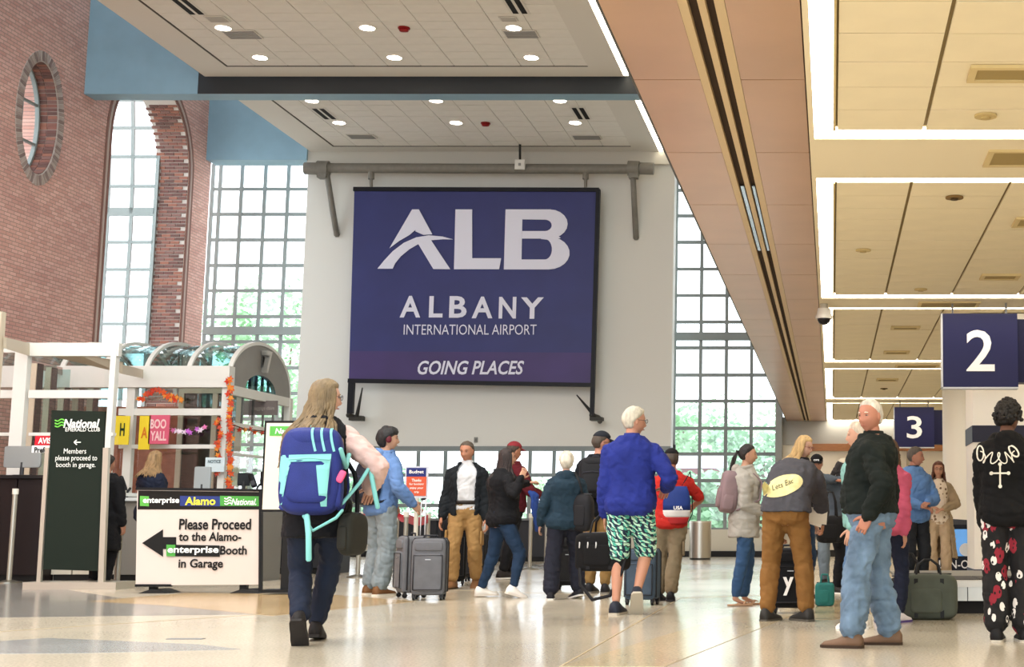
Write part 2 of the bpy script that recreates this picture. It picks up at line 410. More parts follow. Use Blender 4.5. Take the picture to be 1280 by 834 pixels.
# ---- white back wall
x0 = P(381, 300, YW).x; x1 = P(842, 300, YW).x; zb = P(600, 558, YW).z
struct('wall_back', MB().box((x0, YW, zb), (x1, YW+.5, 15)), WHITE)
struct('trim_3', MB().box((x0, YW-.12, ZC-.32), (x1, YW, ZC+.2)), mat('cornice', hexc('c9c5ba'), .7))
struct('trim_4', MB().box((x0, YW-.03, zb-.1), (x1, YW+.5, zb)), FRAME_DR)
# ---- curtain wall windows (frames as parts, every pane a part)
def curtain(name, xs, zs, Y, fm, thick, heavy=(), pan=GLASS, fd=.05):
    w = struct(name)
    for i, x in enumerate(xs): obj('mullion', MB().box((x-thick/2, Y-fd/2, zs[0]), (x+thick/2, Y+fd/2, zs[-1])), fm, w)
    for j, z in enumerate(zs):
        t = thick if j not in heavy else .2
        obj('transom', MB().box((xs[0], Y-fd*.38-(.1 if j in heavy else 0), z-t/2), (xs[-1], Y+fd*.38, z+t/2)), fm, w)
    for i in range(len(xs)-1):
        for j in range(len(zs)-1):
            me = MB().box((xs[i]+thick/2, Y-.004, zs[j]+thick/2), (xs[i+1]-thick/2, Y+.004, zs[j+1]-thick/2)).mesh('pane', pan)
            link('pane', me, w)
    return w
lx = [P(x, 300, YG).x for x in (262, 271.5, 298.6, 328, 357, 386)]
lz = sorted(P(300, y, YG).z for y in (205, 236.5, 268, 300, 332, 363.5, 396, 414, 427.5, 460, 492, 524, 556, 588, 620, 652))
curtain('window_3', lx, lz, YG, FRAME_D, .085, heavy=(8,))
rx = [P(x, 400, YG).x for x in (844, 876.5, 908.5, 940, 972)]
rz = sorted(P(900, y, YG).z for y in (205, 238, 270, 303, 336.5, 369.6, 402.7, 421, 435, 469, 501.5, 535.6, 567.7, 601, 632, 662))
curtain('window_4', rx, rz, YG, FRAME_DR, .085, heavy=(8,))
sx = [P(x, 600, YG).x for x in (380, 414, 450, 486, 522, 556, 590, 624, 662, 692, 728, 766, 805, 842)]
sz = sorted(P(600, y, YG).z for y in (556, 594, 632, 668))
curtain('window_5', sx, sz, YG, FRAME_DR, .09)
struct('wall_sill', MB().box((P(200,680,YG).x, YG-.25, .12), (rx[-1]+.1, YG+.2, rz[0])), mat('sill', hexc('cfc9b8'), .6))
struct('baseboard_back', MB().box((P(200,680,YG).x, YG-.35, 0), (rx[-1]+.1, YG+.2, .14)), plain('1d1c1c', .5))
struct('trim_5', MB().box((rx[-1]-.02, YG-.6, 0), (rx[-1]+.14, YG+.3, ZS+2)), mat('jamb_grey', hexc('8d8f8c'), .6))
# grey wall, wooden band and white openings at the end of the low hall
gx0, gx1 = rx[-1]+.1, 9
struct('wall_end', MB().box((gx0, YG, P(1000,556,YG).z), (gx1, YG+.3, ZS+.1)), mat('end_wall', hexc('a7a6a2'), .7))
struct('trim_6', MB().box((P(1008,560,YG).x, YG-.06, P(1000,564,YG).z), (gx1, YG, P(1000,555,YG).z)), mat('band_wood', hexc('a06a3f'), .5, var=.15, stretch=(1,6,6)))
struct('wall_low', MB().box((gx0, YG, 0), (gx1, YG+.3, 1.0)), mat('end_wall2', hexc('d8cdb8'), .6))
struct('baseboard_end', MB().box((gx0, YG-.05, 0), (gx1, YG, .16)), plain('2a2725', .5))
struct('wall_light', MB().box((gx0, YG+.1, 1.0), (gx1, YG+.3, P(1000,556,YG).z)), mat('end_wall3', hexc('f3ead8'), .6))
for k in range(7):
    obj('panel_strip', MB().box((P(1008,600,YG).x+k*1.25, YG-.02, 1.0), (P(1008,600,YG).x+k*1.25+.08, YG+.12, P(1000,562,YG).z)), plain('b6ab95', .6), bpy.data.objects['wall_light'])
struct('wall_right', MB().box((9, -6, 0), (9.3, 37, ZS+.2)), mat('right_wall', hexc('e6dcc8'), .7))  # kept low, out of view, so daylight passes over to the brick wall

# ---- blue beams
yb0 = 28.95; zbm = P(200, 117.5, yb0).z; XR = -1.0
bm_ = struct('trim_1', MB().box((XB, yb0, zbm), (XR, yb0+.45, 14.5)), BLUE)
cl_ = P(248, 110, yb0).x
zb2 = P(300, 201, YW-.1).z
obj('beam_painted_shade', MB().box((cl_, yb0-.03, zbm), (XR, yb0, zbm+2)), mat('beam_shade_dark', hexc('2b2f32'), .5), bm_)  # dark sheet that paints the shade on the beam's middle stretch
struct('trim_2', MB().box((XB, YW-.2, zb2), (x0+.02, YW+.35, 14.5)), BLUE)
struct('wall_over_window', MB().box((x1, YG-.1, rz[-1]), (XR, YG+.3, 14.5)), WHITE)
struct('trim_7', MB().box((XB, 22.9, zbm), (XR, 23.3, 14.5)), BLUE)
# ---- hall roof: skylight strip left over the beams, solid above the clouds
struct('ceiling', MB().box((-12.6, -6, 14.5), (9.3, 38, 14.8)), WHITE_C)
sk = struct('window_6')
for k in range(15):
    obj('mullion', MB().box((-15.6, -6+k*3-.05, 14.5), (-12.5, -6+k*3+.05, 14.65)), FRAME_D, sk)
    if k < 14: obj('pane', MB().box((-15.6, -6+k*3+.05, 14.55), (-12.6, -3+k*3-.05, 14.56)), GLASS, sk)
# upper storey face over the soffit
struct('wall_upper', MB().box((-1.0, 17, ZS+.15), (-.8, YG, 14.6)), mat('upper_wall', hexc('c9c0b0'), .7))  # unseen near end left open so daylight reaches the brick wall

# ---- hanging ceiling clouds with tiles, downlights, vents, cove light
cl, cr = P(256, 95, 28.8).x, P(780, 95, 28.8).x
RED = plain('8c1c1c', .4)
def cloud(y0, y1, tile_y1, first):
    c = struct('ceiling')
    c.name = 'ceiling'
    xl, xr = P(283, 84, 28.16).x, P(735, 84, 28.16).x
    # border: four flat margins plus upstand
    mb = MB()
    mb.box((cl, y0, ZC), (xl, y1, ZC+.18)); mb.box((xr, y0, ZC), (cr, y1, ZC+.18)); mb.box((xl, tile_y1, ZC), (xr, y1, ZC+.18))
    mb.box((xl, y0, ZC+.12), (xr, tile_y1, ZC+.18))
    obj('plaster_border', mb, WHITE_C, c)
    obj('shadow_gap', MB().box((xl, y0, ZC+.001), (xl+.03, tile_y1, ZC+.06)).box((xl, tile_y1-.03, ZC+.001), (xr, tile_y1, ZC+.06)), plain('5b5850', .8), c)
    obj('cove_light', MB().box((cr+.005, y0, ZC+.0), (cr+.1, y1-.05, ZC+.06)), glow('fff4dc', 5), c)
    cols = [xl+.03] + [P(x, 84, 28.16).x for x in (319, 360.7, 402.2, 443.7, 485.2, 526.7, 568.2, 609.7, 651.5, 693, 735)]
    dy = .4345; n = int((tile_y1-.03-y0)/dy)
    me = {}
    for i in range(len(cols)-1):
        w = round(cols[i+1]-cols[i]-.014, 3)
        if w not in me: me[w] = MB().box((-w/2, -dy/2+.006, 0), (w/2, dy/2-.006, .02)).mesh('ceiling_tile', TILE)
        for j in range(n):
            piece('ceiling_tile', me[w], ((cols[i]+cols[i+1])/2, tile_y1-.03-dy*(j+.5), ZC+.012+random.uniform(-.002, .002)), c)
    obj('tile_grid', MB().box((xl+.03, y0, ZC+.03), (xr, tile_y1-.03, ZC+.035)), plain('a8a498', .8), c)
    return c
c1 = cloud(18, P(500, 95, 28.8).y, 28.16, True)
c2 = cloud(29.5, YW-.12, 34.42, False)
GV = mat('vent', hexc('8b8a86'), .6)
def downlight(x, y, where):
    p = PZ(x, y, ZC); t = thing('ceiling_downlight', where, 'ceiling light', tuple(p), 0, None)
    obj('trim_ring', MB().cyl((0,0,-.012), (0,0,.01), .155, 20), plain('f2efe8', .5), t)
    obj('lens', MB().cyl((0,0,-.016), (0,0,-.012), .135, 20), glow('fff3e0', 14), t)
for x, y, w in ((279, 34.5, 'round downlight near ceiling grille, left end of front ceiling panel'), (459, 34.5, 'round downlight left of the front red alarm, front ceiling panel'), (642, 34.5, 'round downlight below the right slot vent, front ceiling panel'),
             (325, 71.5, 'round downlight at left of front ceiling panel, nearest blue beam'), (493, 71.5, 'middle one of three downlights along front panel edge'), (664, 71.5, 'rightmost of three downlights along front panel edge'),
             (390, 125.6, 'left downlight half hidden by the dark beam, rear panel'), (545, 125.6, 'middle downlight peeking under the dark beam, rear panel'), (700, 125.6, 'right downlight peeking under the dark beam, rear panel'),
             (424, 153, 'round downlight left of rear ceiling panel by slot vent'), (570, 153, 'round downlight left of the rear red alarm'), (719, 153, 'round downlight right end of rear ceiling panel')):
    downlight(x, y, w)
def ceil_quad(name, label, cat, x0, y0, x1, y1, z, m, kids=None, group=None):
    a = PZ(x0, y1, z); b = PZ(x1, y1, z); d = PZ((x0+x1)/2, y0, z).y - a.y
    t = thing(name, label, cat, (a.x, a.y, z), 0, group)
    w = b.x-a.x
    obj('frame', MB().box((0, 0, -.012), (w, d, .004)), plain('d8d4ca', .6), t)
    n = 5
    for k in range(n): obj('slat', MB().box((.03, d*(k+.2)/n, -.02), (w-.03, d*(k+.8)/n, -.012)), m, t)
    return t
ceil_quad('air_grille', 'dark square air grille beside downlight, left in front ceiling panel', 'vent', 275, 48, 318, 38, ZC, GV)
ceil_quad('air_grille', 'dark square air grille right in the front ceiling panel', 'vent', 627, 47, 670, 38, ZC, GV)
ceil_quad('air_grille', 'grey air grille left in the rear ceiling panel', 'vent', 432, 173, 466, 168, ZC, GV)
ceil_quad('air_grille', 'grey air grille right in the rear ceiling panel', 'vent', 714, 174, 750, 169, ZC, GV)
ceil_quad('small_grille', 'small grey panel above left grille of front ceiling', 'vent', 254, 27, 280, 20, ZC, plain('b5b2aa', .7))
ceil_quad('small_grille', 'small grey panel above right grille of front ceiling', 'vent', 623, 26, 645, 21, ZC, plain('b5b2aa', .7))
def slotv(x0, y0, x1, y1, label):
    t = thing('slot_vent', label, 'vent', (0, 0, ZC)); a = PZ(x0, y0, ZC); b = PZ(x1, y1, ZC)
    for k in (0, 1):
        obj('slot', MB().box((b.x-.05+k*.16, b.y, -.004), (b.x+.05+k*.16, a.y, .006)) if False else MB().box((b.x-.05+k*.16, a.y, -.004), (b.x+.05+k*.16, b.y, .006)), plain('16140f', .7), t)
    obj('frame', MB().box((b.x-.1, a.y-.05, 0), (b.x+.26, b.y+.03, .003)), plain('dcd9cf', .6), t)
slotv(216, -10, 241, 18, 'black double slot vent at upper left of front ceiling panel')
slotv(633, -10, 645, 17, 'black double slot vent at right of front ceiling panel')
slotv(390, 136, 409, 149, 'black double slot vent left in rear ceiling panel')
slotv(717, 135, 726, 149, 'black double slot vent right in rear ceiling panel')
for x, y, l in ((505, 35, 'dark red fire alarm on the front ceiling panel'), (607, 154, 'dark red fire alarm on the rear ceiling panel')):
    p = PZ(x, y, ZC); t = thing('fire_alarm', l, 'alarm', tuple(p))
    obj('base', MB().cyl((0,0,-.02), (0,0,.005), .11, 16), RED, t); obj('housing', MB().sup((0,0,-.04), (.17,.12,.07), .6), RED, t)

# ---- low ceiling on the right: copper soffit, slots, light trays
COP = mat('soffit_copper', hexc('c09a7e'), .3, metal=.3, var=.07, vscale=1.5, spec=.6)
so = struct('ceiling'); kx = (ZS-CH)/ray(CX, 0)[2]/FPX
sX = lambda px: (px-CX)*kx
xl = sX(752)-.02
obj('soffit_core', MB().box((xl, -4, ZS+.03), (sX(1000), YG, ZS+.18)), plain('3a2c22', .8), so)
obj('edge_strip', MB().box((xl-.012, -4, ZS), (xl, YG, ZS+.2)), plain('4a4a4a', .5), so)
pitch = 1.63; cells = [(xl, sX(846)), (sX(905), sX(1000))]
for k in range(-2, 20):
    ya = 7.93+pitch*k; yb = min(ya+pitch, YG)
    if ya > YG-.1: break
    for a, b in cells:
        obj('soffit_panel', MB().box((a+.002, ya+.006, ZS), (b-.002, yb-.006, ZS+.03)), COP, so)
for a, b in ((846, 858), (871, 880.5), (892, 905)):
    obj('slot_trim', MB().box((sX(a), -4, ZS-.002), (sX(b), YG, ZS+.05)), mat('slot_beige', hexc('c9b088'), .5), so)
for a, b in ((858, 871), (880.5, 892)):
    obj('slot_recess', MB().box((sX(a), -4, ZS+.06), (sX(b), YG, ZS+.14)), plain('0f0d0b', .6), so)
    for (u0, u1) in ((10.6, 13.2),):
        obj('slot_blade', MB().box((sX(a)+.012, u0, ZS+.012), (sX(b)-.012, u1, ZS+.02)), plain('9fb4bd', .15, metal=.9), so)
lo = struct('ceiling')
obj('ceiling_slab', MB().box((sX(1000), -4, ZS+.06), (9, YG, ZS+.2)), CREAM, lo)
obj('shadow_gap', MB().box((sX(1000), -4, ZS+.01), (sX(1001.5), YG, ZS+.06)), plain('4b3a2c', .8), lo)
obj('ceiling_margin', MB().box((sX(1001.5), -4, ZS), (sX(1010), YG, ZS+.06)), CREAM, lo)
XE = 9
trays = [(1.0, YZ(174, ZS)), (YZ(223, ZS), YZ(373, ZS)), (YZ(385, ZS), YZ(453, ZS)), (YZ(461, ZS), YZ(499, ZS)), (YZ(504, ZS), YG-.05)]
LS = glow('fff6e4', 6.5)
prev = -4
for ti, (ya, yb) in enumerate(trays):
    obj('ceiling_margin', MB().box((sX(1010), prev, ZS), (XE, ya, ZS+.06)), CREAM, lo); prev = yb
    t = struct('ceiling')
    fw = .16
    obj('light_strip', MB().box((sX(1010), ya, ZS+.012), (sX(1042), yb, ZS+.03)), LS, t)
    obj('light_strip', MB().box((sX(1042), ya, ZS+.012), (XE, ya+fw, ZS+.03)), LS, t)
    obj('light_strip', MB().box((sX(1042), yb-fw*1.2, ZS+.012), (XE, yb, ZS+.03)), LS, t)
    yA, yB = ya+fw, yb-fw*1.2
    obj('tray_edge', MB().box((sX(1042), yA, ZS), (sX(1046), yB, ZS+.05)), mat('tray_edge', hexc('cfba86'), .7), t)
    obj('tile_grid', MB().box((sX(1046), yA, ZS+.03), (XE, yB, ZS+.05)), plain('8f7d58', .8), t)
    cols = [sX(1046)] + [sX(1046)+.57+.735*k for k in range(0, 9)]
    nr = max(1, round((yB-yA)/.45)); dy = (yB-yA)/nr
    vis0 = 4.6
    for i in range(len(cols)-1):
        w = cols[i+1]-cols[i]-.024; me = MB().box((-w/2, -dy/2+.005, 0), (w/2, dy/2-.005, .02)).mesh('ceiling_tile', CTILE)
        for j in range(nr):
            yc = yA+dy*(j+.5)
            if yc < vis0: continue
            # only cells the frame could show
            if cols[i] > (yc*.16+1.6): continue
            piece('ceiling_tile', me, ((cols[i]+cols[i+1])/2, yc, ZS+.006+random.uniform(0, .004)), t)
GR = plain('a08b5a', .7)
def cquad(label, x0, y0, x1, y1, name='ceiling_diffuser'):
    a = PZ(x0, y1, ZS); b = PZ(x1, y1, ZS); d = YZ(y0, ZS)-a.y
    d = abs(d); w = b.x-a.x; t = thing(name, label, 'vent', (a.x, min(a.y, YZ(y0, ZS)), ZS))
    f = MB(); e = .04
    f.box((0,0,-.015),(w,e,.006)); f.box((0,d-e,-.015),(w,d,.006)); f.box((0,e,-.015),(e,d-e,.006)); f.box((w-e,e,-.015),(w,d-e,.006))
    obj('frame', f, plain('d5c08d', .6), t); obj('blade', MB().box((e,e,-.006),(w-e,d-e,.003)), GR, t)
cquad('beige linear diffuser in the nearest tiled light tray, at right edge', 1208, 82, 1300, 101)
cquad('long recessed diffuser in plain band before the second light tray', 1228, 187, 1300, 207)
cquad('small beige diffuser at right edge of the second light tray', 1264, 272, 1300, 283)
cquad('beige diffuser low in the second light tray', 1224, 343, 1272, 349)
cquad('long diffuser in band between second and third trays', 1146, 377, 1222, 383.5)
cquad('near beige diffuser in the third light tray', 1113, 408, 1149, 411.5)
cquad('far beige diffuser in the third light tray', 1104, 439, 1136, 442)
cquad('long diffuser in band between third and fourth trays', 1118, 456, 1172, 459.5)
cquad('beige diffuser in the fourth light tray', 1095, 473.5, 1122, 476)
for x, y, l in ((1193, 247, 'dark smoke sensor in the second light tray'), (1079, 313, 'faint sprinkler plate, left in second light tray'), (1232, 145, 'faint sprinkler plate in the nearest light tray'), (1151, 362, 'faint sprinkler plate at far end of second tray'), (1105, 486, 'dark sensor in the fourth light tray')):
    p = PZ(x, y, ZS); t = thing('ceiling_sensor', l, 'sensor', tuple(p))
    obj('base', MB().cyl((0,0,-.008), (0,0,.005), .07, 16), plain('7c6238' if 'dark' in l else 'c9b37e', .6), t)
    obj('nozzle', MB().cyl((0,0,-.02), (0,0,-.008), .03, 12), plain('4b3a22' if 'dark' in l else 'b9a36e', .6), t)
# dome camera
p = PZ(1030, 380, ZS); t = thing('dome_camera', 'white dome security camera hanging at edge of low ceiling', 'camera', (p.x, p.y, ZS))
q = p.y/FPX
obj('mount', MB().cyl((0,0,0), (0,0,-6*q), 5*q, 16), plain('b9b2a3', .5), t)
obj('housing', MB().cyl((0,0,-6*q), (0,0,-15*q), 8*q, 20, r2=10*q).cyl((0,0,-15*q), (0,0,-19*q), 11*q, 20), plain('d9d6cf', .4), t)
d = MB(); d.sup((0,0,-19*q), (17*q,17*q,16*q), 1.0); obj('dome', d, plain('1b1a1c', .1), t)
# ================================================================= PEOPLE
def fuse(name, mb, mats, voxel, smooth, parent, fold=0, ffreq=9, seed=0, stretch=(1,1,.6)):
    me = mb.mesh(name, []); o = bpy.data.objects.new('tmp', me); C.objects.link(o)
    m = o.modifiers.new('r', 'REMESH'); m.mode = 'VOXEL'; m.voxel_size = voxel; m.use_smooth_shade = True
    if smooth:
        k = o.modifiers.new('s', 'SMOOTH'); k.factor = .6; k.iterations = smooth
    dg = bpy.context.evaluated_depsgraph_get(); out = bpy.data.meshes.new_from_object(o.evaluated_get(dg))
    bpy.data.objects.remove(o); bpy.data.meshes.remove(me)
    if fold:
        off = V((seed*3.1, seed*1.7, seed*.9))
        nr_ = [v.normal.copy() for v in out.vertices]; cs_ = [v.co.copy() for v in out.vertices]; fl_ = []
        for co, nn in zip(cs_, nr_):
            q = V((co.x*stretch[0], co.y*stretch[1], co.z*stretch[2]))*ffreq + off
            a = noise.noise(q); b = 1-abs(noise.noise(q*1.9+V((5,5,5))))*2
            c2 = abs(noise.noise(V((co.x*5, co.y*5, co.z*13+co.x*6))*1.0+off*2)); c3 = abs(noise.noise(V((co.x*22, co.y*22, co.z*30+co.y*12))+off))
            fl_.extend(co + nn*(fold*(a*.9+b*.7-.1-(1-min(1, c2*5))*.75-(1-min(1, c3*4))*.35)))
        out.vertices.foreach_set('co', fl_); out.update()
    out.name = name
    for x in (mats if isinstance(mats, (list, tuple)) else [mats]): out.materials.append(x)
    for p in out.polygons: p.use_smooth = True
    return link(name, out, parent)
def ik(a, t, l1, l2, pole):
    a, t = V(a), V(t); d = t-a; L = min(max(d.length, .05), (l1+l2)*.998); n = d.normalized(); t = a+n*L
    x = (l1*l1-l2*l2+L*L)/(2*L); h = sqrt(max(0, l1*l1-x*x)); p = V(pole); p = p-n*p.dot(n)
    p = p.normalized() if p.length > 1e-6 else n.orthogonal()
    return a+n*x+p*h, t
def sring(c, right, fwd, a, b, n=20, e=.8, a0=0, a1=2*pi):
    f = lambda w: math.copysign(abs(w)**e, w)
    return [c + right*(f(sin(a0+(a1-a0)*k/n))*a) + fwd*(f(cos(a0+(a1-a0)*k/n))*b) for k in range(n)]
def headgrid(female=False, nu=36, nv=28):
    vs = []; fs = []
    g = lambda d, s: math.exp(-(d/s)**2)
    for j in range(nv+1):
        t = pi*j/nv
        for i in range(nu):
            a = 2*pi*i/nu
            x = .074*sin(t)*sin(a); y = .094*sin(t)*cos(a); z = .117*cos(t)
            tz = max(0, -z/.117)
            x *= 1-(.27 if female else .19)*tz**1.6
            if y > 0: y = y*(1-.10*tz) + .010*tz*min(1, y/.03)
            else: y *= 1-.42*min(1, max(0, (-z-.01)/.08))
            if z > .03: x *= 1+.08*g(z-.07, .04)
            if z > .05: z -= (z-.05)**2*1.6
            if y > .02:
                fx = abs(x)
                y += .023*g(x, .011)*g(z+.032, .013) + .011*g(x, .010)*g(z+.008, .020)      # nose
                y += .009*g(fx-.013, .008)*g(z+.036, .009)
                y -= .014*g(fx-.031, .016)*g(z-.007, .013)                                   # sockets
                y += .007*g(fx-.026, .020)*g(z-.030, .008)                                   # brows
                y += .007*g(x, .021)*g(z+.061, .006) + .006*g(x, .018)*g(z+.074, .006) - .005*g(x, .02)*g(z+.0675, .0035)       # lips
                y -= .004*g(x, .02)*g(z+.085, .006)
                y += .008*g(x, .020)*g(z+.102, .012)                                         # chin
                y += .004*g(fx-.042, .015)*g(z+.025, .02)
            vs.append(V((x, y, z)))
    for j in range(nv):
        for i in range(nu): fs.append((j*nu+i, (j+1)*nu+i, (j+1)*nu+(i+1)%nu, j*nu+(i+1)%nu))
    return vs, fs
def hand(mb, wrist, d, n, side, curl=.5, sc=1.0, spread=.0):
    # d: along the hand, n: palm normal (fingers curl towards it), side: direction of the thumb
    d = V(d).normalized(); n = V(n); n = (n-d*n.dot(d)).normalized(); s = V(side); s = (s-d*s.dot(d)-n*s.dot(n)).normalized()
    w = V(wrist); o = len(mb.v)
    M = Matrix((( s.x, d.x, n.x, w.x), (s.y, d.y, n.y, w.y), (s.z, d.z, n.z, w.z), (0,0,0,1)))
    h = MB(); h.sup((0, .045, 0), (.078, .105, .028), .6, 12, 8)
    for k, (fx, L) in enumerate(((.029, .072), (.010, .080), (-.010, .074), (-.028, .058))):
        p = V((fx, .088, 0)); pts = [p]; a = curl*.35
        for q in (.45, .32, .26):
            p = p + V((spread*fx*2*q, cos(a)*L*q, sin(a)*L*q)); pts.append(p); a += curl*.95
        h.tube(pts, [.0095, .009, .0085, .007], 6)
    p = V((.030, .02, .004)); pts = [p]
    for q, an in ((.035, .85), (.030, .65), (.024, .4)):
        p = p + V((sin(an)*q, cos(an)*q, q*curl*.55)); pts.append(p)
    h.tube(pts, [.013, .012, .010, .008], 6)
    h.v = [V((q.x*sc, q.y*sc, q.z*sc)) for q in h.v]
    h.xf(M); mb.add(h.v, h.f, 0, True)
TOR = [(-.11,.10,.085,-.012),(-.07,.150,.115,-.014),(0,.165,.122,-.012),(.09,.152,.108,.0),(.17,.146,.104,.006),(.28,.155,.112,.006),(.38,.166,.118,.0),(.44,.166,.108,-.008),(.49,.140,.088,-.012),(.53,.095,.072,-.015),(.57,.062,.064,-.012)]
def person(label, x, foot=None, Y=None, top=None, H=None, yaw=0, female=False, bulk=1.0, lean=0, side=0, twist=0, curve=0,
           head=(0, 0, 0), rf=(.10, 0, 0, 8, 0), lf=(-.10, 0, 0, -8, 0), rh=(.245, .05, .82), lh=(-.245, .05, .82), rpole=(.3, -1, 0), lpole=(-.3, -1, 0),
           kpole=(0, 1, 0), rcurl=.55, lcurl=.55, palm=None, skin='d9a58a', top_=None, bot=None, shoe=('2a2624', 'e8e6e0'), hair=None, hat=None,
           glasses=None, belt=None, group=None, pelvis=None, body_voxel=.02, hood=None, collar=None, jacket=None, seed=1, base_z=0, belly=0, hands_mat=None):
    if Y is None: Y = PZ(x, foot, 0).y
    pos = P(x, foot or 700, Y)
    if H is None: H = P(x, top, Y).z
    s = H/1.76
    t = thing('person', label, 'person', (pos.x, Y, base_z), R(yaw), group)
    T = lambda mb: mb.xf(Matrix.Scale(s, 4))
    def loc_(wp):
        a_ = -R(yaw); dx, dy_ = wp.x-pos.x, wp.y-Y
        return V((dx*cos(a_)-dy_*sin(a_), dx*sin(a_)+dy_*cos(a_), wp.z-base_z))/s
    if rh[0] == 'px': rh = tuple(loc_(P(rh[1], rh[2], Y+rh[3])))
    if lh[0] == 'px': lh = tuple(loc_(P(lh[1], lh[2], Y+lh[3])))
    def foot_(f):
        if f[0] != 'px': return f
        w_ = P(f[1], foot or 700, Y); w_.y = Y + max(-.14, min(.14, PZ(f[1], f[2], 0).y-Y)); w_.z = 0; q_ = loc_(w_); r_ = list(f[3:])+[0, 0, 0][len(f)-3:]
        return (q_.x, q_.y-.05, r_[0], r_[1], r_[2])
    rf = foot_(rf); lf = foot_(lf)
    SK = mat('skin_'+skin, tuple(c*.74 for c in hexc(skin)), .55, var=.06, vscale=6, spec=.35)
    shw = .172*(.9 if female else 1)*(.5+.5*bulk); hpw = .092
    pel = V(pelvis) if pelvis else V(((rf[0]+lf[0])/2*.6, (rf[1]+lf[1])/2*.5, .93-.25*max(abs(rf[1]-lf[1])-.2, 0)))
    # spine
    cr_ = R(curve); la = R(lean); sa = R(side); tw = R(twist)
    def spine(f):
        # centre, up, right, fwd at height f above the pelvis
        n = 10; p = pel.copy(); k = 0; step = f/n if f > 0 else 0
        for i in range(n):
            ff = step*(i+.5)/.55; a = la*min(1, ff*3) + cr_*ff; u = V((sin(sa)*min(1, ff*2), sin(a), cos(a))).normalized(); p = p+u*step
        if f <= 0: u = V((0, 0, 1)); p = pel+V((0, 0, f))
        q = tw*max(0, min(1, f/.45)); r = V((cos(q), sin(q), 0)); fw = u.cross(r).normalized(); r = fw.cross(u).normalized()
        return p, u, r, fw
    def torso(mb, infl, lo=-.12, hi=.6, gap=None, bl=None, nseg=24, flare=0):
        bl = bulk if bl is None else bl; rings = []; inner = []
        ext = [(z_, .158+.01*(z_ < -.3), .120, -.012) for z_ in (-.75, -.6, -.45, -.32, -.2) if z_ > lo-.001] if lo < -.15 else []
        for dz, a, b, fo in ext + TOR:
            if dz < lo-.001 or dz > hi: continue
            if ext and dz in (-.11,): continue
            if female:
                a = a*(1.04 if dz < .08 else (.88 if dz < .3 else .90)); b = b*(1.12 if .3 < dz < .45 else 1)
            c, u, r, fw = spine(dz)
            bel = belly*math.exp(-((dz-.12)/.14)**2)
            fl = flare*max(0, (.15-dz)/.25)
            A = a*bl*.98+infl+fl; B = b*bl+infl+bel*.5+fl*.6
            c = c + fw*(fo+bel*.5)
            if gap: rings.append(sring(c, r, fw, A, B, nseg, .82, R(gap), 2*pi-R(gap)) ); inner.append(sring(c, r, fw, A-.022, B-.022, nseg, .82, R(gap), 2*pi-R(gap)))
            else: rings.append(sring(c, r, fw, A, B, nseg, .82))
        if gap:
            n = nseg; vs = []; fs = []
            for ro, ri in zip(rings, inner): vs += ro+ri
            m = 2*n
            for i in range(len(rings)-1):
                for k in range(n-1):
                    fs.append((i*m+k, i*m+k+1, (i+1)*m+k+1, (i+1)*m+k)); fs.append((i*m+n+k, (i+1)*m+n+k, (i+1)*m+n+k+1, i*m+n+k+1))
                fs.append((i*m, (i+1)*m, (i+1)*m+n, i*m+n)); fs.append((i*m+n-1, i*m+m-1, (i+1)*m+m-1, (i+1)*m+n-1))
            e = (len(rings)-1)*m
            for k in range(n-1):
                fs.append((k, n+k, n+k+1, k+1)); fs.append((e+k, e+k+1, e+n+k+1, e+n+k))
            mb.add(vs, fs, 0, True)
        else:
            if lo <= -.11: pass
            mb.loft(rings)
        return rings
    cS, uS, rS, fS = spine(.47)
    shR = cS + rS*shw*.93 - uS*.035 - fS*.01; shL = cS - rS*shw*.93 - uS*.035 - fS*.01
    def W(h): return V(h)
    elR, wrR = ik(shR, W(rh), .295, .265, rpole); elL, wrL = ik(shL, W(lh), .295, .265, lpole)
    hipR = pel+V((hpw, 0, -.03)); hipL = pel+V((-hpw, 0, -.03))
    def ankle(f):
        z = .085 + f[2]; return V((f[0], f[1], z))
    knR, anR = ik(hipR, ankle(rf), .42, .405, (V(kpole)+V((.15, 0, 0)))); knL, anL = ik(hipL, ankle(lf), .42, .405, (V(kpole)+V((-.15, 0, 0))))
    lp = lambda a, b, f: a+(b-a)*f
    def arm(mb, sh, el, wr, infl, upto=1.0, k=bulk, cuff=0):
        pts = [lp(sh, el, -.06), lp(sh, el, .12), lp(sh, el, .5), lp(sh, el, .88), el, lp(el, wr, .2), lp(el, wr, .6), lp(el, wr, .97)]
        rad = [.050, .054, .048, .042, .040, .042, .035, .027]; kk = (.85+.15*k)*(.88 if female else 1)
        n = 8 if upto >= 1 else max(3, int(round(upto*8)))
        infl2 = lambda i: infl*(1 if i < 7 else .8)+cuff*(i == 7)
        mb.tube(pts[:n], [rad[i]*kk+infl2(i) for i in range(n)], 12)
    def leg(mb, hp, kn, an, infl, upto=1.0, flare=0, k=bulk):
        pts = [hp, lp(hp, kn, .3), lp(hp, kn, .7), kn, lp(kn, an, .25), lp(kn, an, .6), lp(kn, an, .93)]
        rad = [.092, .083, .066, .056, .056, .046, .036]; kk = .75+.25*k
        n = 7 if upto >= 1 else max(2, int(round(upto*7)))
        mb.tube(pts[:n], [rad[i]*kk+infl*(.5+.5*min(1, i/3))+flare*max(0, (i-3)/3) for i in range(n)], 14)
    # ---- head placement
    cN, uN, rN, fN = spine(.57)
    hp_, hy, hr = R(head[1]), R(head[0]), R(head[2])
    upv = (uN*.4+V((0, 0, 1))*.6).normalized() if curve < 35 else (uN*1.0-V((0, 0, .25))).normalized(); nb = cN + upv*.0
